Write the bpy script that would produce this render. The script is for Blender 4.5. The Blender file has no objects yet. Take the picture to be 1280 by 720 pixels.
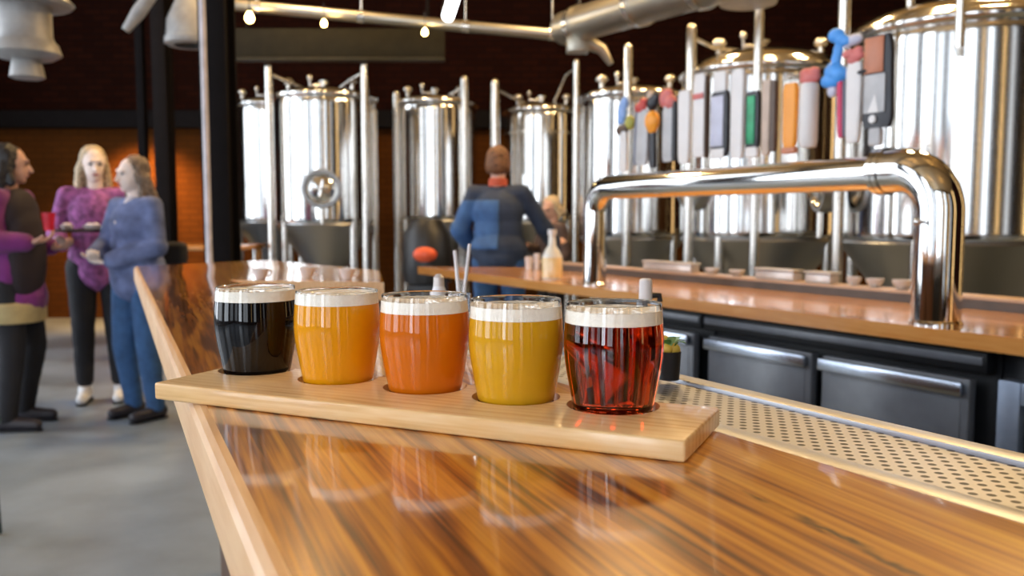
import bpy, bmesh, math, random
from mathutils import Vector, Matrix
random.seed(7)
PI = math.pi
SC = bpy.context.scene
COL = SC.collection

# ------------------------------------------------------------ camera geometry
FPX = 1075.0
CAMZ = 1.23
PITCH = math.atan(87.0 / FPX)
CP, SP = math.cos(PITCH), math.sin(PITCH)


def ray(px, py):
    a, b = px - 640.0, 360.0 - py
    return Vector((a, FPX * CP + b * SP, -FPX * SP + b * CP))


def at_z(px, py, z):
    r = ray(px, py)
    t = (z - CAMZ) / r.z
    return Vector((r.x * t, r.y * t, z))


def at_y(px, py, y):
    r = ray(px, py)
    t = y / r.y
    return Vector((r.x * t, y, CAMZ + r.z * t))


# ------------------------------------------------------------ objects
def link(name, bm, mat, parent=None, smooth=True, loc=None, auto=None):
    me = bpy.data.meshes.new(name)
    bmesh.ops.recalc_face_normals(bm, faces=bm.faces)
    bm.to_mesh(me)
    bm.free()
    mats = mat if isinstance(mat, (list, tuple)) else [mat]
    for m in mats:
        me.materials.append(m)
    if smooth:
        for p in me.polygons:
            p.use_smooth = True
        try:
            me.set_sharp_from_angle(angle=math.radians(auto if auto else 38))
        except Exception:
            pass
    o = bpy.data.objects.new(name, me)
    COL.objects.link(o)
    if parent is not None:
        o.parent = parent
    if loc is not None:
        o.location = loc
    return o


def thing(name, label, cat, loc=(0, 0, 0), rz=0.0, group=None):
    o = bpy.data.objects.new(name, None)
    o.empty_display_size = 0.05
    COL.objects.link(o)
    o.location = loc
    o.rotation_euler = (0, 0, rz)
    return tag(o, label, cat, group)


def tag(o, label, cat, group=None):
    o['label'] = label
    o['category'] = cat
    if group:
        o['group'] = group
    return o


def struct(name, bm, mat, parent=None, smooth=False):
    o = link(name, bm, mat, parent, smooth)
    if parent is None:
        o['kind'] = 'structure'
    return o


def dup(root, loc, rz, label, group=None, scale=None):
    r = root.copy()
    COL.objects.link(r)
    r.location = loc
    r.rotation_euler = (0, 0, rz)
    if scale:
        r.scale = scale
    r['label'] = label
    if group:
        r['group'] = group
    for ch in list(root.children):
        c = ch.copy()
        COL.objects.link(c)
        c.parent = r
        for g in list(ch.children):
            d = g.copy()
            COL.objects.link(d)
            d.parent = c
    return r


# ------------------------------------------------------------ shapes
def BM():
    return bmesh.new()


def box(bm, c, s, rot=None, bevel=0.0, seg=2, mi=0):
    r = bmesh.ops.create_cube(bm, size=1.0)
    vs = r['verts']
    bmesh.ops.scale(bm, vec=Vector(s), verts=vs)
    if bevel > 0:
        es = list({e for v in vs for e in v.link_edges})
        rb = bmesh.ops.bevel(bm, geom=es, offset=bevel, segments=seg, affect='EDGES', profile=0.5)
        vs = list({v for f in rb['faces'] for v in f.verts} | {v for v in vs if v.is_valid})
        vs2 = set(vs)
        stack = list(vs2)
        while stack:
            v = stack.pop()
            for e in v.link_edges:
                w = e.other_vert(v)
                if w not in vs2:
                    vs2.add(w)
                    stack.append(w)
        vs = list(vs2)
    if rot is not None:
        bmesh.ops.rotate(bm, cent=(0, 0, 0), matrix=rot, verts=vs)
    bmesh.ops.translate(bm, vec=Vector(c), verts=vs)
    if mi:
        for f in {f for v in vs for f in v.link_faces}:
            f.material_index = mi
    return vs


def lathe(bm, prof, seg=48, c=(0, 0, 0), mat=None, mi=0):
    """prof: list of (r, z). r==0 closes with a pole."""
    rings = []
    M = mat if mat is not None else Matrix.Identity(3)
    c = Vector(c)
    for r, z in prof:
        if r <= 1e-7:
            rings.append([bm.verts.new(M @ Vector((0, 0, z)) + c)])
        else:
            rings.append([bm.verts.new(M @ Vector((r * math.cos(2 * PI * k / seg), r * math.sin(2 * PI * k / seg), z)) + c)
                          for k in range(seg)])
    for a, b in zip(rings, rings[1:]):
        for k in range(seg):
            k2 = (k + 1) % seg
            if len(a) == 1 and len(b) == 1:
                continue
            if len(a) == 1:
                f = bm.faces.new((a[0], b[k], b[k2]))
            elif len(b) == 1:
                f = bm.faces.new((a[k], b[0], a[k2]))
            else:
                f = bm.faces.new((a[k], b[k], b[k2], a[k2]))
            f.material_index = mi
    return rings


def smooth_prof(pts, n=6):
    """catmull-rom through (r, z) points"""
    out = []
    P = [pts[0]] + list(pts) + [pts[-1]]
    for i in range(1, len(P) - 2):
        p0, p1, p2, p3 = P[i - 1], P[i], P[i + 1], P[i + 2]
        for k in range(n):
            t = k / n
            out.append(tuple(0.5 * ((2 * p1[j]) + (-p0[j] + p2[j]) * t + (2 * p0[j] - 5 * p1[j] + 4 * p2[j] - p3[j]) * t * t
                                    + (-p0[j] + 3 * p1[j] - 3 * p2[j] + p3[j]) * t ** 3) for j in (0, 1)))
    out.append(pts[-1])
    return out


def frame_of(d):
    d = d.normalized()
    up = Vector((0, 0, 1)) if abs(d.z) < 0.95 else Vector((1, 0, 0))
    x = d.cross(up).normalized()
    y = d.cross(x).normalized()
    return Matrix((x, y, d)).transposed()


def tube(bm, pts, r, seg=16, cap=True, mi=0):
    pts = [Vector(p) for p in pts]
    n = len(pts)
    rad = r if isinstance(r, (list, tuple)) else [r] * n
    x = None
    rings = []
    for i, p in enumerate(pts):
        d = (pts[min(i + 1, n - 1)] - pts[max(i - 1, 0)]).normalized()
        if x is None:
            x = frame_of(d).col[0].copy()
        x = (x - d * x.dot(d)).normalized()
        y = d.cross(x)
        rings.append([bm.verts.new(p + (x * math.cos(2 * PI * k / seg) + y * math.sin(2 * PI * k / seg)) * rad[i]) for k in range(seg)])
    for a, b in zip(rings, rings[1:]):
        for k in range(seg):
            f = bm.faces.new((a[k], a[(k + 1) % seg], b[(k + 1) % seg], b[k]))
            f.material_index = mi
    if cap:
        for q in (rings[0], rings[-1]):
            f = bm.faces.new(q)
            f.material_index = mi
    return rings


def bend_path(a, corner, b, rad, n=10):
    """straight a->corner->b with a circular fillet"""
    a, c, b = Vector(a), Vector(corner), Vector(b)
    u, v = (a - c).normalized(), (b - c).normalized()
    ang = u.angle(v)
    d = rad / math.tan(ang / 2)
    p1, p2 = c + u * d, c + v * d
    cen = c + (u + v).normalized() * (rad / math.sin(ang / 2))
    out = []
    for k in range(n + 1):
        t = k / n
        q = (p1 - cen).normalized().slerp((p2 - cen).normalized(), t)
        out.append(cen + q * rad)
    return out


def prism(bm, poly, z0, z1, mi=0):
    lo = [bm.verts.new((p[0], p[1], z0)) for p in poly]
    hi = [bm.verts.new((p[0], p[1], z1)) for p in poly]
    n = len(poly)
    fs = [bm.faces.new(lo[::-1]), bm.faces.new(hi)]
    for k in range(n):
        fs.append(bm.faces.new((lo[k], lo[(k + 1) % n], hi[(k + 1) % n], hi[k])))
    for f in fs:
        f.material_index = mi
    return lo, hi


def ball(bm, c, s, rot=None, seg=20, mi=0):
    r = bmesh.ops.create_uvsphere(bm, u_segments=seg, v_segments=max(8, seg // 2), radius=1.0)
    vs = r['verts']
    bmesh.ops.scale(bm, vec=Vector(s) if not isinstance(s, (int, float)) else Vector((s, s, s)), verts=vs)
    if rot is not None:
        bmesh.ops.rotate(bm, cent=(0, 0, 0), matrix=rot, verts=vs)
    bmesh.ops.translate(bm, vec=Vector(c), verts=vs)
    if mi:
        for f in {f for v in vs for f in v.link_faces}:
            f.material_index = mi
    return vs


def capsule(bm, a, b, ra, rb, seg=14):
    a, b = Vector(a), Vector(b)
    L = (b - a).length
    if L < 1e-5:
        ball(bm, a, max(ra, rb), seg=seg)
        return
    prof = [(0, -ra)]
    for k in range(1, 5):
        t = k / 5 * PI / 2
        prof.append((ra * math.sin(t), -ra * math.cos(t)))
    prof += [(ra, 0), (rb, L)]
    for k in range(4, 0, -1):
        t = k / 5 * PI / 2
        prof.append((rb * math.sin(t), L + rb * math.cos(t)))
    prof.append((0, L + rb))
    lathe(bm, prof, seg, a, frame_of(b - a))


def remesh_link(name, bm, vox, mat, parent, smooth_it=4, disp=0.0, dscale=0.03):
    """fuse overlapping closed shapes into ONE continuous surface"""
    me = bpy.data.meshes.new(name + '_tmp')
    bm.to_mesh(me)
    bm.free()
    t = bpy.data.objects.new(name + '_tmp', me)
    COL.objects.link(t)
    m = t.modifiers.new('r', 'REMESH')
    m.mode = 'VOXEL'
    m.voxel_size = vox
    m.use_smooth_shade = True
    if smooth_it:
        s = t.modifiers.new('s', 'SMOOTH')
        s.factor = 0.5
        s.iterations = smooth_it
    if disp:
        tx = bpy.data.textures.new(name + '_n', 'CLOUDS')
        tx.noise_scale = dscale
        d = t.modifiers.new('d', 'DISPLACE')
        d.texture = tx
        d.strength = disp
        d.mid_level = 0.5
    dg = bpy.context.evaluated_depsgraph_get()
    out = bpy.data.meshes.new_from_object(t.evaluated_get(dg))
    bpy.data.objects.remove(t)
    bpy.data.meshes.remove(me)
    out.name = name
    out.materials.clear()
    out.materials.append(mat)
    for p in out.polygons:
        p.use_smooth = True
        p.material_index = 0
    o = bpy.data.objects.new(name, out)
    COL.objects.link(o)
    o.parent = parent
    return o


# ------------------------------------------------------------ materials
def newmat(name):
    m = bpy.data.materials.new(name)
    m.use_nodes = True
    nt = m.node_tree
    b = nt.nodes['Principled BSDF']
    return m, nt, b


def N(nt, kind, **kw):
    n = nt.nodes.new(kind)
    for k, v in kw.items():
        if k.startswith('i_'):
            n.inputs[k[2:].replace('_', ' ')].default_value = v
        else:
            setattr(n, k, v)
    return n


def L(nt, a, b):
    nt.links.new(a, b)


def ramp(nt, fac, stops, interp='LINEAR'):
    r = nt.nodes.new('ShaderNodeValToRGB')
    r.color_ramp.interpolation = interp
    el = r.color_ramp.elements
    while len(el) < len(stops):
        el.new(0.5)
    for e, (p, c) in zip(el, stops):
        e.position = p
        e.color = (*c, 1) if len(c) == 3 else c
    L(nt, fac, r.inputs[0])
    return r.outputs[0]


def plain(name, col, rough=0.5, metal=0.0, noise=0.08, nscale=12.0, bump=0.0, spec=0.5, coat=0.0, sheen=0.0):
    m, nt, b = newmat(name)
    tc = N(nt, 'ShaderNodeTexCoord')
    nz = N(nt, 'ShaderNodeTexNoise', i_Scale=nscale, i_Detail=4.0)
    L(nt, tc.outputs['Object'], nz.inputs['Vector'])
    lo = tuple(max(0, c * (1 - noise * 2)) for c in col)
    hi = tuple(min(1, c * (1 + noise * 2)) for c in col)
    L(nt, ramp(nt, nz.outputs['Fac'], [(0.3, lo), (0.7, hi)]), b.inputs['Base Color'])
    b.inputs['Roughness'].default_value = rough
    b.inputs['Metallic'].default_value = metal
    b.inputs['Specular IOR Level'].default_value = spec
    b.inputs['Coat Weight'].default_value = coat
    b.inputs['Sheen Weight'].default_value = sheen
    if bump:
        bp = N(nt, 'ShaderNodeBump', i_Strength=bump, i_Distance=0.01)
        L(nt, nz.outputs['Fac'], bp.inputs['Height'])
        L(nt, bp.outputs['Normal'], b.inputs['Normal'])
    return m


def emis(name, col, strength):
    m, nt, b = newmat(name)
    b.inputs['Base Color'].default_value = (*col, 1)
    b.inputs['Emission Color'].default_value = (*col, 1)
    b.inputs['Emission Strength'].default_value = strength
    return m


def steel(name, col=(0.70, 0.69, 0.67), rough=0.2, aniso=0.0, brush=0.04):
    m, nt, b = newmat(name)
    tc = N(nt, 'ShaderNodeTexCoord')
    mp = N(nt, 'ShaderNodeMapping')
    mp.inputs['Scale'].default_value = (3, 3, 60)
    L(nt, tc.outputs['Object'], mp.inputs['Vector'])
    nz = N(nt, 'ShaderNodeTexNoise', i_Scale=3.0, i_Detail=3.0)
    L(nt, mp.outputs[0], nz.inputs['Vector'])
    mr = N(nt, 'ShaderNodeMapRange')
    mr.inputs['To Min'].default_value = max(0.02, rough - brush)
    mr.inputs['To Max'].default_value = rough + brush
    L(nt, nz.outputs['Fac'], mr.inputs['Value'])
    L(nt, mr.outputs[0], b.inputs['Roughness'])
    b.inputs['Base Color'].default_value = (*col, 1)
    b.inputs['Metallic'].default_value = 1.0
    b.inputs['Anisotropic'].default_value = aniso
    return m


def wood(name, stops, scale=1.0, rot=0.0, rough=0.2, coat=0.0, wave=14.0, dist=6.0, vein=None, broad=None, bump=0.02, wavew=0.16, stretch=0.16, fine=0.28, fscale=90.0):
    """grain runs along local X after rotating by -rot about Z"""
    m, nt, b = newmat(name)
    tc = N(nt, 'ShaderNodeTexCoord')
    mr = N(nt, 'ShaderNodeMapping')
    mr.inputs['Rotation'].default_value = (0, 0, -rot)
    L(nt, tc.outputs['Object'], mr.inputs['Vector'])
    ms = N(nt, 'ShaderNodeMapping')
    ms.inputs['Scale'].default_value = (stretch * scale, 1.0 * scale, 1.0 * scale)
    L(nt, mr.outputs[0], ms.inputs['Vector'])
    wv = N(nt, 'ShaderNodeTexWave', wave_type='BANDS', bands_direction='Y', i_Scale=wave, i_Distortion=dist, i_Detail=3.0)
    wv.inputs['Detail Scale'].default_value = 1.6
    wv.inputs['Detail Roughness'].default_value = 0.62
    L(nt, ms.outputs[0], wv.inputs['Vector'])
    n1 = N(nt, 'ShaderNodeTexNoise', i_Scale=5.0, i_Detail=5.0, i_Roughness=0.6)
    L(nt, ms.outputs[0], n1.inputs['Vector'])
    ms2 = N(nt, 'ShaderNodeMapping')
    ms2.inputs['Scale'].default_value = (0.03 * scale, 1.0 * scale, 1.0 * scale)
    L(nt, mr.outputs[0], ms2.inputs['Vector'])
    n2 = N(nt, 'ShaderNodeTexNoise', i_Scale=fscale, i_Detail=3.0)
    L(nt, ms2.outputs[0], n2.inputs['Vector'])
    a = N(nt, 'ShaderNodeMath', operation='MULTIPLY')
    a.inputs[1].default_value = wavew
    L(nt, wv.outputs['Fac'], a.inputs[0])
    c = N(nt, 'ShaderNodeMath', operation='MULTIPLY_ADD')
    c.inputs[1].default_value = 1.37 - wavew - fine
    L(nt, n1.outputs['Fac'], c.inputs[0])
    L(nt, a.outputs[0], c.inputs[2])
    d = N(nt, 'ShaderNodeMath', operation='MULTIPLY_ADD')
    d.inputs[1].default_value = fine
    L(nt, n2.outputs['Fac'], d.inputs[0])
    L(nt, c.outputs[0], d.inputs[2])
    fac = d.outputs[0]
    if broad:
        n3 = N(nt, 'ShaderNodeTexNoise', i_Scale=broad[0], i_Detail=1.5)
        L(nt, ms.outputs[0], n3.inputs['Vector'])
        e = N(nt, 'ShaderNodeMath', operation='MULTIPLY_ADD')
        e.inputs[1].default_value = broad[1]
        L(nt, n3.outputs['Fac'], e.inputs[0])
        f = N(nt, 'ShaderNodeMath', operation='SUBTRACT')
        f.inputs[1].default_value = broad[1] * 0.5
        L(nt, fac, f.inputs[0])
        L(nt, f.outputs[0], e.inputs[2])
        fac = e.outputs[0]
        if len(broad) > 2:
            # the board colour drifts across the planks (local x of the un-rotated top)
            sx = N(nt, 'ShaderNodeSeparateXYZ')
            L(nt, mr.outputs[0], sx.inputs[0])
            g = N(nt, 'ShaderNodeMapRange')
            g.inputs['From Min'].default_value = broad[2]
            g.inputs['From Max'].default_value = broad[3]
            g.inputs['To Min'].default_value = broad[4]
            g.inputs['To Max'].default_value = broad[5]
            L(nt, sx.outputs[1], g.inputs['Value'])
            h = N(nt, 'ShaderNodeMath', operation='ADD')
            L(nt, fac, h.inputs[0])
            L(nt, g.outputs[0], h.inputs[1])
            fac = h.outputs[0]
    colr = ramp(nt, fac, stops)
    if vein:
        # one long dark resin streak: (y0, slope, x0, x1, width)
        y0, sl, x0, x1, wdt = vein
        sx = N(nt, 'ShaderNodeSeparateXYZ')
        L(nt, mr.outputs[0], sx.inputs[0])
        nn = N(nt, 'ShaderNodeTexNoise', i_Scale=22.0, i_Detail=4.0, i_Roughness=0.7)
        ms3 = N(nt, 'ShaderNodeMapping')
        ms3.inputs['Scale'].default_value = (0.55, 1, 1)
        L(nt, mr.outputs[0], ms3.inputs['Vector'])
        L(nt, ms3.outputs[0], nn.inputs['Vector'])
        k1 = N(nt, 'ShaderNodeMath', operation='MULTIPLY_ADD')
        k1.inputs[1].default_value = -sl
        L(nt, sx.outputs[0], k1.inputs[0])
        L(nt, sx.outputs[1], k1.inputs[2])
        k2 = N(nt, 'ShaderNodeMath', operation='MULTIPLY_ADD')
        k2.inputs[1].default_value = 0.035
        L(nt, nn.outputs['Fac'], k2.inputs[0])
        L(nt, k1.outputs[0], k2.inputs[2])
        k3 = N(nt, 'ShaderNodeMath', operation='SUBTRACT')
        k3.inputs[1].default_value = y0 + 0.0175
        L(nt, k2.outputs[0], k3.inputs[0])
        k4 = N(nt, 'ShaderNodeMath', operation='ABSOLUTE')
        L(nt, k3.outputs[0], k4.inputs[0])
        k5 = N(nt, 'ShaderNodeMapRange')
        k5.inputs['From Min'].default_value = wdt
        k5.inputs['From Max'].default_value = wdt * 0.2
        L(nt, k4.outputs[0], k5.inputs['Value'])
        k6 = N(nt, 'ShaderNodeMapRange')
        k6.inputs['From Min'].default_value = x0
        k6.inputs['From Max'].default_value = x0 + 0.03
        L(nt, sx.outputs[0], k6.inputs['Value'])
        k7 = N(nt, 'ShaderNodeMapRange')
        k7.inputs['From Min'].default_value = x1
        k7.inputs['From Max'].default_value = x1 - 0.03
        L(nt, sx.outputs[0], k7.inputs['Value'])
        k8 = N(nt, 'ShaderNodeMath', operation='MULTIPLY')
        L(nt, k6.outputs[0], k8.inputs[0])
        L(nt, k7.outputs[0], k8.inputs[1])
        n5 = N(nt, 'ShaderNodeTexNoise', i_Scale=40.0, i_Detail=2.0)
        L(nt, ms3.outputs[0], n5.inputs['Vector'])
        k10 = N(nt, 'ShaderNodeMapRange')
        k10.inputs['From Min'].default_value = 0.40
        k10.inputs['From Max'].default_value = 0.55
        L(nt, n5.outputs['Fac'], k10.inputs['Value'])
        k9 = N(nt, 'ShaderNodeMath', operation='MULTIPLY')
        L(nt, k5.outputs[0], k9.inputs[0])
        L(nt, k8.outputs[0], k9.inputs[1])
        k11 = N(nt, 'ShaderNodeMath', operation='MULTIPLY')
        L(nt, k9.outputs[0], k11.inputs[0])
        L(nt, k10.outputs[0], k11.inputs[1])
        mx = N(nt, 'ShaderNodeMix', data_type='RGBA')
        L(nt, k11.outputs[0], mx.inputs['Factor'])
        L(nt, colr, mx.inputs[6])
        mx.inputs[7].default_value = (0.07, 0.022, 0.006, 1)
        colr = mx.outputs[2]
    L(nt, colr, b.inputs['Base Color'])
    b.inputs['Roughness'].default_value = rough
    b.inputs['Coat Weight'].default_value = coat
    b.inputs['Coat Roughness'].default_value = 0.06
    if bump:
        bp = N(nt, 'ShaderNodeBump', i_Strength=bump, i_Distance=0.004)
        L(nt, n2.outputs['Fac'], bp.inputs['Height'])
        L(nt, bp.outputs['Normal'], b.inputs['Normal'])
    return m


GRAIN = math.radians(90 + 22.5)
_r = Matrix.Rotation(-GRAIN, 3, 'Z')
_a, _b = _r @ at_z(845, 578, 1.08), _r @ at_z(1190, 742, 1.08)
_sl = (_b.y - _a.y) / (_b.x - _a.x)
VEIN = (_a.y - _sl * _a.x, _sl, min(_a.x, _b.x), max(_a.x, _b.x), 0.0045)
M = {}
M['bar'] = wood('bar_varnished_wood', [(0.47, (0.11, 0.024, 0.002)), (0.56, (0.34, 0.095, 0.006)), (0.66, (0.60, 0.225, 0.014)),
                                       (0.84, (0.86, 0.42, 0.045))], scale=1.5, rot=GRAIN, rough=0.28, coat=1.0, wave=7.0, dist=12.0,
                vein=VEIN, broad=(1.7, 0.2, 0.05, -0.50, -0.15, 0.12), bump=0.03, stretch=0.10, fine=0.50, wavew=0.15, fscale=150.0)
M['bar_edge'] = wood('bar_edge_wood', [(0.3, (0.58, 0.30, 0.13)), (0.6, (0.74, 0.43, 0.20)), (0.8, (0.82, 0.52, 0.27))],
                     scale=2, rot=GRAIN, rough=0.45, coat=0.1)
M['board'] = wood('flight_board_maple', [(0.36, (0.58, 0.29, 0.09)), (0.55, (0.80, 0.48, 0.19)), (0.75, (0.90, 0.61, 0.30))],
                  scale=4.0, rot=0.0, rough=0.34, coat=0.35, wave=8, dist=5, bump=0.05, wavew=0.22, fine=0.45)
M['counter'] = wood('counter_wood', [(0.3, (0.42, 0.155, 0.03)), (0.6, (0.54, 0.23, 0.055)), (0.8, (0.62, 0.30, 0.09))],
                    scale=1.2, rot=math.radians(120.6), rough=0.22, coat=0.6)
M['ledge'] = wood('ledge_wood', [(0.3, (0.42, 0.26, 0.16)), (0.8, (0.60, 0.42, 0.28))], scale=1.2, rot=math.radians(120), rough=0.4)
M['panel'] = wood('dark_panel_wood', [(0.3, (0.05, 0.022, 0.01)), (0.8, (0.12, 0.05, 0.022))], scale=1.2, rough=0.5)
M['steel'] = steel('brushed_tank_steel', (0.76, 0.75, 0.73), 0.13, brush=.02)
M['steel_dark'] = steel('dull_cone_steel', (0.36, 0.36, 0.36), 0.36)
M['chrome'] = steel('polished_steel', (0.80, 0.79, 0.77), 0.07, brush=0.02)
M['pipe'] = steel('satin_pipe_steel', (0.78, 0.75, 0.70), 0.25)
M['tray'] = steel('tray_steel', (0.38, 0.39, 0.42), 0.42)
M['black'] = plain('black_plastic', (0.012, 0.012, 0.014), 0.4)
M['fridge'] = plain('black_fridge_panel', (0.006, 0.007, 0.009), 0.45, spec=0.25)
M['fridge_door'] = plain('grey_fridge_door', (0.095, 0.105, 0.125), 0.3, spec=0.6)
M['handle'] = steel('fridge_handle_steel', (0.50, 0.56, 0.66), 0.25)
M['beam'] = plain('black_painted_steel', (0.006, 0.0045, 0.005), 0.75, spec=.12)
M['white_paint'] = plain('white_paint', (0.62, 0.58, 0.62), 0.45)
M['lamp_shade'] = plain('pale_enamel', (0.32, 0.31, 0.30), 0.4)
M['duct'] = steel('galvanised_duct', (0.46, 0.43, 0.36), 0.36)
M['bulb'] = emis('warm_bulb', (1.0, 0.66, 0.22), 28)
M['tube'] = emis('fluorescent_tube', (0.95, 0.97, 1.0), 7)
M['lamp'] = emis('warm_lamp', (1.0, 0.62, 0.22), 9.0)


def glass_mat(name, col=(1, 1, 1), rough=0.0, ior=1.45):
    m, nt, b = newmat(name)
    b.inputs['Base Color'].default_value = (*col, 1)
    b.inputs['Roughness'].default_value = rough
    b.inputs['IOR'].default_value = ior
    b.inputs['Transmission Weight'].default_value = 1.0
    return m


M['glass'] = glass_mat('clear_glass')


def beer_mat(name, col, trans, rough=0.3, dens=None, vcol=None):
    m, nt, b = newmat(name)
    tc = N(nt, 'ShaderNodeTexCoord')
    nz = N(nt, 'ShaderNodeTexNoise', i_Scale=30.0, i_Detail=2.0)
    L(nt, tc.outputs['Object'], nz.inputs['Vector'])
    L(nt, ramp(nt, nz.outputs['Fac'], [(0.3, tuple(c * 0.93 for c in col)), (0.7, col)]), b.inputs['Base Color'])
    b.inputs['Roughness'].default_value = rough
    b.inputs['IOR'].default_value = 1.34
    b.inputs['Transmission Weight'].default_value = trans
    b.inputs['Specular IOR Level'].default_value = 0.5 if dens else 0.08
    b.inputs['Coat Weight'].default_value = 0.8
    b.inputs['Coat Roughness'].default_value = 0.01
    b.inputs['Coat IOR'].default_value = 1.5
    if dens:
        va = N(nt, 'ShaderNodeVolumeAbsorption')
        va.inputs['Color'].default_value = (*vcol, 1)
        va.inputs['Density'].default_value = dens
        L(nt, va.outputs[0], nt.nodes['Material Output'].inputs['Volume'])
    return m


M['stout'] = beer_mat('black_stout', (0.003, 0.002, 0.002), 0.0, 0.3)
M['amber'] = beer_mat('golden_orange_ale', (0.92, 0.37, 0.004), 0.12, 0.35)
M['copper'] = beer_mat('deep_orange_ale', (0.74, 0.17, 0.003), 0.12, 0.35)
M['yellow'] = beer_mat('hazy_yellow_ale', (0.78, 0.40, 0.012), 0.12, 0.35)
M['red'] = beer_mat('clear_red_ale', (1.0, 0.90, 0.80), 1.0, 0.0, 80.0, (0.90, 0.38, 0.05))
M['foam'] = plain('beer_foam', (0.92, 0.88, 0.77), 0.6, noise=0.02, nscale=300, bump=0.15, coat=0.8)


def floor_mat():
    m, nt, b = newmat('sealed_concrete_floor')
    tc = N(nt, 'ShaderNodeTexCoord')
    nz = N(nt, 'ShaderNodeTexNoise', i_Scale=0.9, i_Detail=6.0, i_Roughness=0.6)
    L(nt, tc.outputs['Object'], nz.inputs['Vector'])
    L(nt, ramp(nt, nz.outputs['Fac'], [(0.36, (0.13, 0.155, 0.18)), (0.5, (0.22, 0.27, 0.33)), (0.66, (0.30, 0.37, 0.46))]),
      b.inputs['Base Color'])
    mr = N(nt, 'ShaderNodeMapRange')
    mr.inputs['To Min'].default_value = 0.2
    mr.inputs['To Max'].default_value = 0.42
    L(nt, nz.outputs['Fac'], mr.inputs['Value'])
    L(nt, mr.outputs[0], b.inputs['Roughness'])
    return m


def brick_mat(name, c1, c2, c3):
    m, nt, b = newmat(name)
    tc = N(nt, 'ShaderNodeTexCoord')
    mp = N(nt, 'ShaderNodeMapping')
    mp.inputs['Rotation'].default_value = (PI / 2, 0, 0)
    L(nt, tc.outputs['Object'], mp.inputs['Vector'])
    bt = N(nt, 'ShaderNodeTexBrick')
    bt.inputs['Color1'].default_value = c1
    bt.inputs['Color2'].default_value = c2
    bt.inputs['Mortar'].default_value = c3
    bt.inputs['Scale'].default_value = 1.0
    bt.inputs['Brick Width'].default_value = 0.22
    bt.inputs['Row Height'].default_value = 0.075
    bt.inputs['Mortar Size'].default_value = 0.01
    L(nt, mp.outputs[0], bt.inputs['Vector'])
    L(nt, bt.outputs['Color'], b.inputs['Base Color'])
    b.inputs['Roughness'].default_value = 0.95
    b.inputs['Specular IOR Level'].default_value = 0.08
    bp = N(nt, 'ShaderNodeBump', i_Strength=0.4, i_Distance=0.01)
    L(nt, bt.outputs['Fac'], bp.inputs['Height'])
    bp.invert = True
    L(nt, bp.outputs['Normal'], b.inputs['Normal'])
    return m


M['floor'] = floor_mat()
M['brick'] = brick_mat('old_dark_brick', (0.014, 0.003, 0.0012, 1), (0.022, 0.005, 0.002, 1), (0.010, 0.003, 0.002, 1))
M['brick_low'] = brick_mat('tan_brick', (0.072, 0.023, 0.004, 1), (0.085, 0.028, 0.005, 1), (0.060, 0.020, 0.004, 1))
M['ceiling'] = wood('golden_timber_ceiling', [(0.3, (0.30, 0.19, 0.08)), (0.8, (0.44, 0.29, 0.13))], scale=1, rough=0.6)
M['window'] = emis('daylit_frosted_window', (0.84, 0.91, 1.0), 4.6)
M['window_warm'] = emis('amber_lit_window', (1.0, 0.64, 0.26), 2.2)  # glowing panes added unseen to put gold stripes in the tank reflections

# ------------------------------------------------------------ the room
X0, X1, Y0, Y1, ZC = -7.0, 7.0, -6.0, 10.6, 6.4
bm = BM(); box(bm, ((X0 + X1) / 2, (Y0 + Y1) / 2, -0.05), (X1 - X0 + .4, Y1 - Y0 + .4, 0.1)); struct('floor', bm, M['floor'])
bm = BM(); box(bm, ((X0 + X1) / 2, (Y0 + Y1) / 2, ZC + .05), (X1 - X0 + .4, Y1 - Y0 + .4, 0.1)); struct('ceiling', bm, M['ceiling'])
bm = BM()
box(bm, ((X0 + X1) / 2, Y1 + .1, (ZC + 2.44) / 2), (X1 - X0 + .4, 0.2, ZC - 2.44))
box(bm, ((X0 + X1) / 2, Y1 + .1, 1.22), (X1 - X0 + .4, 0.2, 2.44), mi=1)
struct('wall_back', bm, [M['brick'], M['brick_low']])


def holed_wall(name, along, fixed, a0, a1, holes, z0, z1):
    """wall with rectangular openings; along 'x' or 'y'"""
    bm = BM()

    def seg(p, q, zl, zh):
        if q - p < 1e-4 or zh - zl < 1e-4:
            return
        if along == 'x':
            box(bm, ((p + q) / 2, fixed, (zl + zh) / 2), (q - p, 0.2, zh - zl))
        else:
            box(bm, (fixed, (p + q) / 2, (zl + zh) / 2), (0.2, q - p, zh - zl))
    cur = a0
    for h0, h1 in holes:
        seg(cur, h0, 0, ZC)
        seg(h0, h1, 0, z0)
        seg(h0, h1, z1, ZC)
        cur = h1
    seg(cur, a1, 0, ZC)
    struct(name, bm, M['brick'])


WZ0, WZ1 = 0.35, 6.1
rear = [(-6.6, -5.0), (-4.4, -3.1), (-2.5, -0.9), (0.1, 0.45), (1.0, 1.9), (3.4, 3.8), (4.7, 5.5)]
AMBER_REAR = (0.1, 3.4)
left = [(-5.4, -3.6), (-2.6, -0.6), (0.6, 2.6), (3.2, 5.2), (6.0, 7.8)]
right = [(-3.6, -2.7), (3.0, 3.5), (6.2, 6.6)]  # right-wall openings added out of view to hold the amber panes
holed_wall('wall_rear', 'x', Y0 - .1, X0 - .2, X1 + .2, rear, WZ0, WZ1)
holed_wall('wall_right', 'y', X1 + .1, Y0, Y1, right, WZ0, WZ1)
holed_wall('wall_left', 'y', X0 - .1, Y0, Y1, left, WZ0, WZ1)
wn = 0
PANE = {}
def pane_mat(e_):
    if e_ not in PANE:
        PANE[e_] = emis('daylit_window', (0.82, 0.90, 1.0), e_)
    return PANE[e_]
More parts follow.
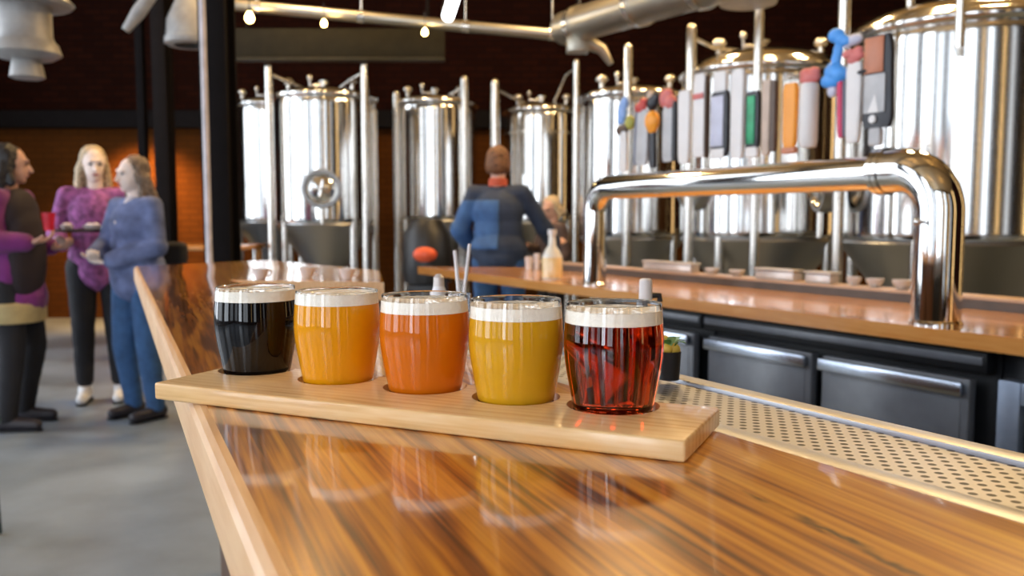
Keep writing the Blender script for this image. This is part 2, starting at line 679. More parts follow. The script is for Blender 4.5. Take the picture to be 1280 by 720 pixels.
BRIGHT = {-6.6: 1.6, -4.4: 11.0, -2.5: 3.0, 1.0: 2.6, 4.7: 0.9, -5.4: 1.5, -2.6: 6.0, 0.6: 2.5, 3.2: 6.0, 6.0: 4.0}
for along, fixed, holes, pane in (('x', Y0 - .1, rear, 'window'), ('y', X0 - .1, left, 'window'), ('y', X1 + .1, right, 'window_warm')):
    for h0, h1 in holes:
        wn += 1
        e = bpy.data.objects.new('window_%d' % wn, None)
        COL.objects.link(e)
        e['kind'] = 'structure'
        c, w, zc, hh = (h0 + h1) / 2, h1 - h0, (WZ0 + WZ1) / 2, WZ1 - WZ0
        bm = BM()
        f = BM()

        def b2(b_, u, v, z, su, sv, sz, **k):
            box(b_, (u, v, z) if along == 'x' else (v, u, z), (su, sv, sz) if along == 'x' else (sv, su, sz), **k)
        b2(bm, c, fixed - .04, zc, w - .02, .01, hh - .02)
        for s in (-1, 1):
            b2(f, c + s * (w / 2 - .03), fixed, zc, .06, .1, hh)
            b2(f, c, fixed, zc + s * (hh / 2 - .03), w - .12, .1, .06)
        nm = max(1, round(w / .75))
        for k in range(1, nm):
            b2(f, c - w / 2 + w * k / nm, fixed, zc, .04, .06, hh - .12)
        for k in (1, 2, 3):
            b2(f, c, fixed, WZ0 + hh * k / 4, w - .12, .05, .035)
        link('window_pane', bm, M['window_warm'] if pane == 'window_warm' or (along == 'x' and h0 in AMBER_REAR) else pane_mat(BRIGHT[h0]), e, smooth=False)
        link('window_frame', f, M['beam'], e, smooth=False)

# ------------------------------------------------------------ bar counter
BZ = 1.08
bar_near_l = at_z(330, 720, BZ)
pl1, pl2 = at_z(229, 506, BZ), at_z(167, 333, BZ)
ldir = (at_z(318, 704, BZ) - pl2).normalized()
near_l = pl2 + ldir * 4.3
r1, r2 = at_z(901, 541, BZ), at_z(1280, 655, BZ)
rdir = (r2 - r1).normalized()
near_r = r1 + rdir * 2.6
inner = at_z(287, 350, BZ)
ret1, ret2 = at_z(480, 353, BZ), at_z(474, 338, BZ)
poly = [near_l, near_r, r1, inner, ret1, ret2, at_z(335, 325, BZ), pl2]
poly = [(p.x, p.y) for p in poly]
bar = thing('bar_counter', 'long golden brown varnished wooden bar running away from the foreground', 'bar counter')
bm = BM()
lo, hi = prism(bm, poly, BZ - .042, BZ)
bm.edges.ensure_lookup_table()
# the customer-side top edge is eased with a wide pale bevel
edge = [e for e in bm.edges if set(e.verts) == {hi[7], hi[0]}]
rb = bmesh.ops.bevel(bm, geom=edge, offset=.012, segments=4, affect='EDGES', profile=0.5)
for f in rb['faces']:
    f.material_index = 1
for f in bm.faces:
    if abs(f.normal.z) < 0.2:
        f.material_index = 1
bt = link('bar_top', bm, [M['bar'], M['bar_edge']], bar, smooth=True, auto=20)
# carcass under the top, set back from both edges
ln = Vector((-ldir.y, ldir.x, 0))
if ln.x < 0:
    ln = -ln
rn = Vector((-rdir.y, rdir.x, 0))
if rn.x > 0:
    rn = -rn
c1, c2 = pl2 + ln * .22 - ldir * -.15, near_l + ln * .22
c3, c4 = near_r + rn * .05, r1 + rn * .05
c5 = inner + rn * .06
bm = BM()
prism(bm, [(p.x, p.y) for p in (c2, c3, c4, c5 + rdir * .3, c1)], 0.0, BZ - .043)
link('front_panel', bm, M['panel'], bar, smooth=False)
bm = BM()
q = [pl2 + ln * .3 + Vector((0, -.15, 0)), at_z(335, 325, BZ) + Vector((-.03, -.14, 0)), ret2 + Vector((-.04, -.06, 0)), ret1 + Vector((-.04, .05, 0)), inner + Vector((.0, .1, 0))]
prism(bm, [(p.x, p.y) for p in q], 0.0, BZ - .043)
link('return_panel', bm, M['panel'], bar, smooth=False)

# ------------------------------------------------------------ drip tray beside the bar
TZ = 1.062
t_near = at_z(1280, 657, TZ) + rdir * .9
t_far = at_z(560, 440, TZ)
tr_dir = (t_near - t_far).normalized()
tn = Vector((-tr_dir.y, tr_dir.x, 0))
if tn.x < 0:
    tn = -tn
off = (at_z(1060, 518, TZ) - t_far).dot(tn)
tlen = (t_near - t_far).length
rzt = math.atan2(tr_dir.y, tr_dir.x)
tray = thing('drip_tray', 'long perforated stainless steel drip tray along the bartender side of the bar', 'drip tray',
             (t_far.x, t_far.y, TZ), rzt)
sgn = 1 if (Matrix.Rotation(rzt, 3, 'Z') @ Vector((0, 1, 0))).dot(tn) > 0 else -1
M['grate'], nt, b = newmat('perforated_tray_steel')
tc = N(nt, 'ShaderNodeTexCoord')
mp = N(nt, 'ShaderNodeMapping')
mp.inputs['Rotation'].default_value = (0, 0, math.radians(45))
mp.inputs['Scale'].default_value = (95, 95, 95)
L(nt, tc.outputs['Object'], mp.inputs['Vector'])
vo = N(nt, 'ShaderNodeTexVoronoi', i_Scale=1.0, i_Randomness=0.0)
L(nt, mp.outputs[0], vo.inputs['Vector'])
holes = ramp(nt, vo.outputs['Distance'], [(0.33, (0.05, 0.05, 0.05)), (0.40, (0.38, 0.39, 0.42))])
L(nt, holes, b.inputs['Base Color'])
b.inputs['Metallic'].default_value = 1.0
b.inputs['Roughness'].default_value = 0.4
bm = BM()
rim = 0.022
box(bm, (tlen / 2, sgn * off / 2, -.004), (tlen - 2 * rim, off - 2 * rim, .003))
link('grate', bm, M['grate'], tray, smooth=False)
bm = BM()
for yy, ww in ((rim / 2, rim), (off - rim / 2, rim)):
    box(bm, (tlen / 2, sgn * yy, -.004), (tlen, ww, .012), bevel=.003)
for xx in (rim / 2, tlen - rim / 2):
    box(bm, (xx, sgn * off / 2, -.004), (rim, off - 2 * rim, .012), bevel=.003)
box(bm, (tlen / 2, sgn * off / 2, -.05), (tlen - .01, off - .004, .08))
link('pan', bm, M['tray'], tray)
bm = BM()
box(bm, (tlen / 2, sgn * off / 2, -.091 - (TZ - .091) / 2), (tlen - .04, off - .03, TZ - .092))
link('stand', bm, M['black'], tray)

# ------------------------------------------------------------ flight board
GBZ = 1.0865
BT = 1.0945
fr_r = at_z(857, 551, BT); fr_l = at_z(192, 478, BT); bk_r = at_z(901, 509, BT)
bx = (fr_r - fr_l); blen = bx.length; bx.normalize()
by = Vector((-bx.y, bx.x, 0))
bw = (bk_r - fr_r).dot(by)
rzb = math.atan2(bx.y, bx.x)
bth = BT - BZ - .0002
bm = BM()
box(bm, (blen / 2, bw / 2, bth / 2), (blen, bw, bth), bevel=.0022, seg=3)
board = link('flight_board', bm, M['board'], None, smooth=True, auto=60)
board.location = (fr_l.x, fr_l.y, BZ + .0002)
board.rotation_euler = (0, 0, rzb)
gpx = [(322, 472), (423, 483.5), (531.5, 495), (645, 508), (766, 519.5)]
gpos = [at_z(x, y, GBZ) for x, y in gpx]
inv = Matrix.Rotation(-rzb, 3, 'Z')
cut = BM()
for p in gpos:
    q = inv @ (p - Vector((fr_l.x, fr_l.y, 0)))
    lathe(cut, [(0, GBZ - BZ - .0003), (.0338, GBZ - BZ - .0003), (.0338, .03), (0, .03)], 64, (q.x, q.y, 0))
bmesh.ops.recalc_face_normals(cut, faces=cut.faces)
me = bpy.data.meshes.new('cut'); cut.to_mesh(me); cut.free()
co = bpy.data.objects.new('cut', me); COL.objects.link(co)
md = board.modifiers.new('b', 'BOOLEAN'); md.object = co; md.operation = 'DIFFERENCE'; md.solver = 'EXACT'
co.matrix_world = Matrix.Translation(board.location) @ Matrix.Rotation(rzb, 4, 'Z')
bpy.context.view_layer.update()
dg = bpy.context.evaluated_depsgraph_get()
nm = bpy.data.meshes.new_from_object(board.evaluated_get(dg))
board.modifiers.clear(); board.data = nm
nm.materials.clear(); nm.materials.append(M['board'])
bpy.data.objects.remove(co)
try:
    nm.set_sharp_from_angle(angle=math.radians(35))
except Exception:
    pass
tag(board, 'pale wooden tasting flight board with five round wells lying on the bar', 'serving board')

# ------------------------------------------------------------ five tasters
GH = 0.0825
gprof = smooth_prof([(.0282, 0.0), (.0292, .006), (.0324, .023), (.0352, .040), (.0362, .053), (.0357, .065), (.0343, .0825)], 5)


def grad(z):
    for (ra, za), (rb_, zb) in zip(gprof, gprof[1:]):
        if za <= z <= zb:
            return ra + (rb_ - ra) * (z - za) / (zb - za + 1e-9)
    return gprof[-1][0]


def seg_prof(z0, z1, dr=0.0):
    zs = [z0] + [z for _, z in gprof if z0 + 1e-4 < z < z1 - 1e-4] + [z1]
    return [(grad(z) + dr, z) for z in zs]


beers = [('stout', 'small glass of black stout, first glass from the left on the flight board', .0710),
         ('amber', 'small glass of golden orange beer standing right of the black stout', .0722),
         ('copper', 'small glass of deep copper orange beer in the middle of the flight board', .0696),
         ('yellow', 'small glass of hazy yellow beer between copper orange beer and dark red beer', .0690),
         ('red', 'small glass of dark ruby red beer at the right end of the flight board', .0690)]
for i, ((mk, lab, fz), p) in enumerate(zip(beers, gpos)):
    g = thing('tasting_glass', lab, 'glass of beer', (p.x, p.y, GBZ), 0.4 * i, 'five beer tasters on the flight board')
    top = fz + .0092
    bm = BM()
    wall = .0011
    # the thick foot
    lathe(bm, [(0, .0004), (.0268, .0002)] + seg_prof(0.0012, .0052) + [(.0278, .0056), (0, .0050)], 72)
    link('glass_foot', bm, M['glass'], g, auto=60)
    bm = BM()
    # the free rim above the foam, closed and rounded
    up = seg_prof(top - .0002, GH)
    lathe(bm, [(up[0][0] - wall, up[0][1])] + up + [(up[-1][0] - wall * .3, GH + .0006), (up[-1][0] - wall, GH - .0002)] +
          [(r - wall, z) for r, z in reversed(up)], 72)
    link('glass_rim', bm, M['glass'], g, auto=60)
    bm = BM()
    lathe(bm, [(0, .0058)] + [(grad(.0058) - .0022, .0058)] + seg_prof(.0066, fz, -.0001) + [(0, fz)], 72)
    link('beer', bm, M[mk], g, auto=60)
    bm = BM()
    pr = [(0, fz + .00005)] + seg_prof(fz + .00005, top, -.0001) + [(grad(top) - .0015, top - .0006), (grad(top) * .6, top - .0012), (0, top - .0010)]
    rings = lathe(bm, pr, 72)
    for v in bm.verts:
        if v.co.z > fz + .004:
            v.co.z += random.uniform(-.0002, .0003)
    link('foam', bm, M['foam'], g, auto=60)

# ------------------------------------------------------------ back counter with fridges and tap tower
CZ = 0.92
cf_r, cf_l = at_z(1280, 424, CZ), at_z(522, 333.5, CZ)
cd = (cf_r - cf_l).normalized()
cn = Vector((-cd.y, cd.x, 0))
if cn.y < 0:
    cn = -cn
cfar = cf_r + cd * 1.6
lg = at_z(1280, 392, CZ)
CW = (lg - cf_r).dot(cn)
bkr = cfar + cn * CW
bkl = at_z(700, 333, CZ)
bkl = cf_l + cd * (bkl - cf_l).dot(cd) + cn * CW
bc = thing('back_counter', 'copper brown wooden back counter carrying the long steel tap tower', 'counter')
bm = BM()
prism(bm, [(p.x, p.y) for p in (cf_l, cfar, bkr, bkl)], CZ - .045, CZ)
bmesh.ops.bevel(bm, geom=list(bm.edges), offset=.003, segments=2, affect='EDGES')
link('worktop', bm, M['counter'], bc, auto=30)
bm = BM()
w0, w1 = bkl + cn * .005, bkr + cn * .005
prism(bm, [(p.x, p.y) for p in (w0, w1, w1 + cn * .10, w0 + cn * .10)], CZ - .045, CZ + .032)
bmesh.ops.bevel(bm, geom=list(bm.edges), offset=.002, segments=2, affect='EDGES')
link('back_ledge', bm, plain('grey_brown_ledge', (.10, .075, .06), .5), bc, auto=30)
bm = BM()
u0, u1 = w0 - cn * .006, w1 - cn * .006
prism(bm, [(p.x, p.y) for p in (u0, u1, u1 + cn * .112, u0 + cn * .112)], CZ + .0325, CZ + .042)
bmesh.ops.bevel(bm, geom=list(bm.edges), offset=.002, segments=2, affect='EDGES')
link('ledge_cap', bm, M['ledge'], bc, auto=30)
# leg frame at the open far end
for q in (cf_l + cd * .25 + cn * .06, cf_l + cd * 1.05 + cn * .40):
    bm = BM()
    box(bm, (q.x, q.y, (CZ - .045) / 2), (.05, .05, CZ - .046), rot=None, bevel=.004)
    link('leg', bm, M['black'], bc)


def on_line(px, off_n):
    """point where the pixel column px meets the vertical plane parallel to the counter front"""
    r = ray(px, 400)
    o = cf_l + cn * off_n
    # solve t*(rx,ry) = o + s*cd
    det = r.x * (-cd.y) + cd.x * r.y
    t = (o.x * (-cd.y) + cd.x * o.y) / det
    s = (r.x * o.y - r.y * o.x) / det
    return (Vector((r.x * t, r.y * t, 0)) - cf_l).dot(cd)


rzc = math.atan2(cd.y, cd.x)
rotc = Matrix.Rotation(rzc, 3, 'Z')
ys = 1 if (rotc @ Vector((0, 1, 0))).dot(cn) > 0 else -1


def fridge(s0, s1, doors, label, group=None):
    """s0..s1 along the counter; local x along, local y*ys inwards"""
    o = cf_l + cd * s0 + cn * .05
    t = thing('under_counter_fridge', label, 'fridge', (o.x, o.y, 0), rzc, group)
    w = s1 - s0
    d = CW - .08
    top = CZ - .05
    bm = BM()
    box(bm, (w / 2, ys * (d / 2 + .03), top / 2), (w, d - .06, top - .002), bevel=.004)
    box(bm, (w / 2, ys * .015, top - .035), (w, .05, .06), bevel=.008)
    link('body', bm, M['fridge'], t)
    bm = BM()
    box(bm, (w / 2, -ys * .013, top - .030), (w - .02, .006, .022), bevel=.002)
    link('top_trim', bm, M['fridge_door'], t)
    for a, b_ in doors:
        a -= s0; b_ -= s0
        dw = b_ - a
        bm = BM()
        zt = top - .085
        box(bm, ((a + b_) / 2, -ys * .004, (zt + .10) / 2), (dw, .034, zt - .10), bevel=.006)
        dr = link('door', bm, M['fridge_door'], t)
        bm = BM()
        box(bm, ((a + b_) / 2, -ys * .045, zt - .026), (dw - .01, .018, .040), bevel=.007)
        for xx in (a + .02, b_ - .02):
            box(bm, (xx, -ys * .028, zt - .028), (.02, .035, .03), bevel=.004)
        link('handle', bm, M['handle'], dr)
        bm = BM()
        box(bm, ((a + b_) / 2, -ys * .022, (zt - .06 + .13) / 2 ), (dw - .05, .003, zt - .06 - .13), bevel=.001)
        link('door_panel', bm, M['fridge'] if False else M['fridge_door'], dr)
    return t


e = [on_line(x, .03) for x in (812, 872, 886, 1016, 1029, 1216, 1236)]
fridge(e[1] - .62, e[1] + .01, [(e[1] - .58, e[1] - .02)], 'black under-counter fridge behind the leafy garnish pot', 'under-counter fridges')
fridge(e[1] + .02, e[6] - .005, [(e[2], e[3]), (e[4], e[5])], 'wide two-door grey and black fridge under the counter near the tower foot',
       'under-counter fridges')
# glass washer at the right
o = cf_l + cd * (e[6] + .005) + cn * .05
gw = thing('glass_washer', 'blue-grey framed glass washer under the counter at the far right', 'dishwasher', (o.x, o.y, 0), rzc)
W_ = .62
top = CZ - .05
bm = BM(); box(bm, (W_ / 2, ys * (CW / 2 - .01), top / 2), (W_, CW - .12, top - .01), bevel=.004); link('body', bm, M['fridge'], gw)
bm = BM()
for a, b_, c_, d_ in ((.03, .09, .42, .80), (W_ - .09, W_ - .03, .42, .80), (.09, W_ - .09, .74, .80), (.09, W_ - .09, .42, .48)):
    box(bm, ((a + b_) / 2, -ys * .005, (c_ + d_) / 2), (b_ - a, .04, d_ - c_), bevel=.004)
link('door_frame', bm, plain('blue_grey_metal', (0.22, 0.27, 0.36), 0.35, metal=0.5), gw)
bm = BM(); box(bm, (W_ / 2, -ys * -.002, .61), (W_ - .19, .01, .25)); link('door_glass', bm, M['black'], gw)
bm = BM(); box(bm, (W_ / 2, -ys * .0, .22), (W_ - .06, .03, .36), bevel=.005); link('kick_panel', bm, M['fridge_door'], gw)

# tap tower ---------------------------------------------------------------
tb_r, tb_l = at_z(1169, 405, CZ), at_z(743, 356, CZ)
tdir = (tb_l - tb_r).normalized()
TH_R = 0.50
RAD = .055
tower = thing('tap_tower', 'long polished steel pipe beer tower arching over the back counter', 'beer tower')
topz = at_y(1095, 215, (tb_r + tdir * .14).y).z
cr = Vector((tb_r.x, tb_r.y, topz)); cl = Vector((tb_l.x, tb_l.y, topz))
bm = BM()
path = [Vector((tb_l.x, tb_l.y, CZ + .012))] + bend_path((tb_l.x, tb_l.y, CZ), cl, cr, .11, 12) + [cr - (cr - cl).normalized() * .20]
tube(bm, path, RAD * .98, 36)
link('pipe', bm, M['chrome'], tower, auto=60)
bm = BM()
path = [Vector((tb_r.x, tb_r.y, CZ + .012))] + bend_path((tb_r.x, tb_r.y, CZ), cr + Vector((0, 0, .004)), cl + Vector((0, 0, .004)), .13, 14) + \
       [cr + (cl - cr).normalized() * .19 + Vector((0, 0, .004))]
tube(bm, path, .068, 40)
link('elbow_pipe', bm, M['chrome'], tower, auto=60)
for q, rr in ((tb_r, .074), (tb_l, .062)):
    bm = BM()
    lathe(bm, [(0, 0.0005), (rr, 0.0005), (rr, .008), (rr - .006, .014), (0, .014)], 36, (q.x, q.y, CZ))
    link('foot_flange', bm, M['chrome'], tower)
bm = BM()
mm = frame_of(tdir)
qq = cr + tdir * .19
for dz in (0, .02):
    lathe(bm, [(.066, -.008), (.073, -.008), (.073, .008), (.066, .008), (.066, -.008)], 36, qq + tdir * (dz - .01) + Vector((0, 0, .004)), mm)
link('collar', bm, M['chrome'], tower)
for s in (-1, 1):
    bm = BM()
    rt = tdir.cross(Vector((0, 0, 1)))
    pz = cr + Vector((0, 0, -.15)) + rt * s * .068 + Vector((0, 0, 0))
    tube(bm, [pz, pz + rt * s * .03], [.006, .008], 12)
    ball(bm, pz + rt * s * .034, .011, seg=12)
    link('side_screw', bm, M['chrome'], tower)

# tap handles ------------------------------------------------------------------
hb = plain('handle_black', (0.015, 0.014, 0.02), 0.35)
hw = plain('handle_white', (0.75, 0.72, 0.72), 0.35, noise=.02)
hcols = dict(white=hw, black=hb,
             blue=plain('handle_blue', (0.07, 0.33, 0.85), 0.4, noise=.05), paleblue=plain('handle_pale_blue', (0.25, 0.40, 0.75), 0.4),
             red=plain('handle_red', (0.55, 0.06, 0.05), 0.4), pink=plain('handle_pink_red', (0.62, 0.16, 0.15), 0.45),
             orange=plain('handle_orange', (0.9, 0.34, 0.03), 0.4, noise=.03), green=plain('handle_green', (0.02, 0.32, 0.14), 0.4, noise=.25),
             navy=plain('handle_slate', (0.13, 0.14, 0.20), 0.4), grey=plain('handle_grey', (0.48, 0.48, 0.50), 0.4),
             lav=plain('handle_lavender', (0.55, 0.56, 0.70), 0.4), copper=plain('handle_copper', (0.50, 0.17, 0.08), 0.35),
             brown=plain('handle_brown', (0.10, 0.06, 0.04), 0.45), tan=plain('handle_tan', (0.55, 0.42, 0.34), 0.45),
             olive=plain('handle_olive', (0.42, 0.40, 0.08), 0.5), magenta=plain('handle_crimson', (0.60, 0.02, 0.10), 0.35))
nback = tdir.cross(Vector((0, 0, 1)))
if nback.y < 0:
    nback = -nback


def on_tower(px, back=.075):
    o_ = tb_r + nback * back
    r = ray(px, 200)
    det = r.x * (-tdir.y) + tdir.x * r.y
    t = (o_.x * (-tdir.y) + tdir.x * o_.y) / det
    return Vector((r.x * t, r.y * t, 0))


rzh = math.atan2(-nback.y, -nback.x) + PI / 2    # local -y faces the camera side


def handle(px, label, build, lean=0.0):
    p = on_tower(px)
    t = thing('beer_tap', label, 'beer tap', (p.x, p.y, topz + .01), rzh, 'beer taps on the steel tower')
    t.rotation_euler = (0, lean, rzh)
    k = p.y / FPX                      # metres per pixel at that distance

    def pz(y):
        return at_y(px, y, p.y).z - (topz + .01)
    # faucet shaft common to all
    bm = BM()
    tube(bm, [(0, -.05, -.005), (0, .02, -.005)], .012, 14)
    tube(bm, [(0, .02, -.045), (0, .02, .005)], [.010, .014], 14)
    lathe(bm, [(0, 0), (.013, 0), (.016, .012), (.010, .022), (.007, .03), (.012, .045), (0, .045)], 20, (0, .01, .003))
    link('faucet', bm, M['chrome'], t)
    build(t, k, pz)
    return t


def paddle(t, name, k, pz, y0, y1, wpx, mat, dx=0.0, th=.022, taper=1.0, dy=.01, slant=0.0):
    """tall rounded paddle between screen rows y0 (top) and y1 (bottom)"""
    z1, z0 = pz(y0), pz(y1)
    w = wpx * k * 1.25
    dx *= 1.2
    bm = BM()
    nseg = 10
    prof = []
    for i in range(nseg + 1):
        f = i / nseg
        ww = w * (1 + (taper - 1) * (1 - f))
        prof.append((ww / 2, z0 + (z1 - z0) * f, slant * k * f))
    r = min(w, th) * .3
    rings = []
    for i, (hw_, z, sx) in enumerate(prof):
        sh = 1.0 if 0 < i < nseg else .82
        ring = []
        for cx_, cy_, a0_ in ((1, 1, 0), (-1, 1, PI / 2), (-1, -1, PI), (1, -1, 1.5 * PI)):
            for q in range(4):
                a_ = a0_ + q / 3 * PI / 2
                ring.append(bm.verts.new((dx * k + sx + sh * (cx_ * (hw_ - r) + r * math.cos(a_)),
                                          dy + sh * (cy_ * (th / 2 - r) + r * math.sin(a_)), z)))
        rings.append(ring)
    for a_, b_ in zip(rings, rings[1:]):
        n_ = len(a_)
        for q in range(n_):
            bm.faces.new((a_[q], a_[(q + 1) % n_], b_[(q + 1) % n_], b_[q]))
    bm.faces.new(rings[0]); bm.faces.new(rings[-1])
    return link(name, bm, mat, t, auto=50)


def plate(t, name, k, pz, y0, y1, wpx, mat, dx=0.0, dy=-.004, parent=None, slant=0):
    z1, z0 = pz(y0), pz(y1)
    bm = BM()
    box(bm, (dx * 1.2 * k, dy, (z0 + z1) / 2), (wpx * k * 1.25, .004, z1 - z0), bevel=.0012)
    if slant:
        for v in bm.verts:
            v.co.x += slant * k * (v.co.z - z0) / (z1 - z0)
    return link(name, bm, mat, parent or t)


def knob(t, name, k, pz, blobs, mat, vox=.003):
    """blobs: (dx px, y px, rx px, rz px, dy)"""
    bm = BM()
    for dx, y, rx, rz_, dy in blobs:
        ball(bm, (dx * 1.2 * k, .01 + dy, pz(y)), (rx * k * 1.2, max(.009, min(rx, rz_) * k * .75), rz_ * k), seg=16)
    return remesh_link(name, bm, vox, mat, t, 3)


def h1(t, k, pz):
    paddle(t, 'grip', k, pz, 162, 214, 9, hcols['white'], taper=1.25)
    knob(t, 'figure', k, pz, [(-4, 140, 7, 13, 0), (0, 128, 6, 8, 0), (-6, 150, 6, 5, 0)], hcols['paleblue'])
    knob(t, 'figure_base', k, pz, [(-6, 162, 8, 6, 0), (2, 160, 6, 6, 0)], hcols['brown'])
    knob(t, 'leaf', k, pz, [(8, 154, 7, 9, .004)], hcols['olive'])


def h2(t, k, pz):
    paddle(t, 'grip', k, pz, 138, 206, 18, hcols['grey'], slant=3)
    paddle(t, 'edge', k, pz, 136, 206, 4, hcols['navy'], dx=-10, slant=4, th=.026)
    knob(t, 'figure', k, pz, [(-3, 134, 9, 7, 0), (2, 127, 6, 5, 0)], hcols['red'])


def h3(t, k, pz):
    paddle(t, 'grip', k, pz, 158, 210, 9, hcols['black'], taper=.9, slant=-2)
    knob(t, 'figure', k, pz, [(-1, 151, 10, 13, -.004), (-1, 160, 7, 7, -.004)], hcols['orange'])
    knob(t, 'figure_top', k, pz, [(-2, 128, 8, 10, 0), (3, 122, 6, 7, 0)], hcols['black'])
    knob(t, 'face', k, pz, [(-4, 119, 5, 6, -.004)], hcols['tan'])


def h4(t, k, pz):
    paddle(t, 'grip', k, pz, 132, 202, 15, hcols['grey'])
    paddle(t, 'edge', k, pz, 128, 202, 5, hcols['black'], dx=10, th=.026)
    knob(t, 'figure', k, pz, [(-6, 122, 8, 12, 0), (3, 128, 8, 9, 0), (-2, 116, 7, 6, 0)], hcols['pink'])


def h5(t, k, pz):
    paddle(t, 'grip', k, pz, 113, 204, 18, hcols['white'], taper=.85)


def h6(t, k, pz):
    paddle(t, 'grip', k, pz, 92, 196, 17, hcols['white'])
    plate(t, 'band', k, pz, 117, 124, 15, hcols['pink'])
    paddle(t, 'edge', k, pz, 96, 198, 3, hcols['brown'], dx=10, th=.026)


def h7(t, k, pz):
    paddle(t, 'grip', k, pz, 114, 196, 24, hcols['black'])
    plate(t, 'face_plate', k, pz, 120, 183, 17, hcols['lav'], dx=-1)
    paddle(t, 'cap', k, pz, 89, 115, 18, hcols['white'])
    plate(t, 'foot', k, pz, 186, 199, 18, hcols['white'])


def h8(t, k, pz):
    paddle(t, 'grip', k, pz, 87, 198, 18, hcols['white'], taper=.9)


def h9(t, k, pz):
    paddle(t, 'grip', k, pz, 114, 184, 18, hcols['black'])
    plate(t, 'face_plate', k, pz, 120, 180, 10, hcols['green'])
    paddle(t, 'foot', k, pz, 184, 197, 16, hcols['white'])


def h10(t, k, pz):
    paddle(t, 'grip', k, pz, 100, 194, 12, hcols['tan'], taper=.8)
    paddle(t, 'edge', k, pz, 102, 190, 8, hcols['brown'], dx=9)


def h11(t, k, pz):
    paddle(t, 'grip', k, pz, 104, 184, 17, hcols['orange'], taper=.9)
    paddle(t, 'foot', k, pz, 184, 192, 18, hcols['copper'])


def h12(t, k, pz):
    z1, z0 = pz(104), pz(184)
    bm = BM()
    rr = 11 * k
    lathe(bm, [(0, z0), (rr * .85, z0), (rr, z0 + .02), (rr, z1 - .01), (rr * .9, z1), (0, z1)], 28, (0, .01, 0))
    link('grip', bm, hcols['white'], t)
    knob(t, 'cap', k, pz, [(0, 97, 13, 9, 0), (-5, 91, 8, 7, 0), (5, 90, 8, 6, 0)], hcols['pink'])


def h13(t, k, pz):
    paddle(t, 'grip', k, pz, 100, 172, 6, hcols['magenta'], dx=2, slant=-3, taper=1.1)
    paddle(t, 'edge', k, pz, 100, 172, 3, hcols['navy'], dx=7, slant=-2)
    knob(t, 'figure', k, pz, [(-8, 42, 10, 9, 0), (-2, 48, 9, 7, 0), (4, 52, 9, 6, 0), (-7, 72, 6, 10, 0), (-9, 88, 12, 13, 0), (-12, 98, 14, 10, 0),
                              (-4, 92, 11, 12, 0), (-5, 62, 6, 10, 0)], hcols['blue'])
    knob(t, 'wing', k, pz, [(14, 52, 10, 7, .004), (6, 56, 6, 5, .004)], hcols['lav'])
    knob(t, 'tail', k, pz, [(-11, 112, 6, 8, 0)], hcols['lav'])


def h14(t, k, pz):
    paddle(t, 'grip', k, pz, 78, 178, 19, hcols['white'], taper=.8)
    knob(t, 'figure', k, pz, [(-6, 66, 10, 6, -.004), (2, 70, 10, 6, -.004), (-2, 75, 8, 5, -.004), (4, 63, 6, 5, -.004)], hcols['pink'])
    knob(t, 'beak', k, pz, [(12, 92, 7, 3, -.012)], hcols['black'], .002)


def h15(t, k, pz):
    paddle(t, 'grip', k, pz, 44, 160, 30, hcols['black'], dx=2, taper=1.15, slant=-1)
    plate(t, 'copper_plate', k, pz, 46, 91, 22, hcols['copper'], dx=-2)
    plate(t, 'face_plate', k, pz, 93, 141, 24, hcols['grey'], dx=0)
    bm = BM()
    zc_ = pz(149)
    lathe(bm, [(0, -.002), (5 * k, -.002), (5 * k, .002), (0, .002)], 18, (-1 * k, -.006, zc_), Matrix.Rotation(PI / 2, 3, 'X'))
    link('emblem', bm, hcols['white'], t)
    bm = BM()
    vs = [bm.verts.new((x_ * k, -.0068, pz(y_))) for x_, y_ in ((-8, 141), (8, 141), (2, 118), (-1, 124))]
    bm.faces.new(vs)
    r_ = bmesh.ops.extrude_face_region(bm, geom=list(bm.faces))
    bmesh.ops.translate(bm, vec=(0, -.001, 0), verts=[v for v in r_['geom'] if isinstance(v, bmesh.types.BMVert)])
    link('peak_mark', bm, hcols['white'], t)
    paddle(t, 'foot', k, pz, 160, 182, 14, hcols['grey'])


for px, lab, fn in (
        (778, 'white beer tap topped with a small blue and brown figure, leftmost on the tower', h1),
        (800, 'grey slanted beer tap with dark edge and red crest', h2),
        (814, 'thin black beer tap with a round orange ball shape', h3),
        (833, 'light grey beer tap with a rosy pink figure on top', h4),
        (853, 'short plain white beer tap right of the rosy pink figure handle', h5),
        (872, 'tall white beer tap with a thin pinkish red band', h6),
        (897, 'black framed beer tap with a pale lavender face and white cap', h7),
        (919, 'plain white beer tap directly left of the green beer tap', h8),
        (938, 'black beer tap with a bright green face', h9),
        (955, 'tan beer tap with dark brown side, between green and orange ones', h10),
        (984, 'bright orange beer tap', h11),
        (1007, 'round white beer tap with red knobbly cap', h12),
        (1046, 'beer tap with bright blue winged figure and crimson grip', h13),
        (1063, 'white beer tap with red curled figure beside the blue one', h14),
        (1091, 'large black framed beer tap with copper top and grey face, rightmost', h15)):
    handle(px, lab, fn)

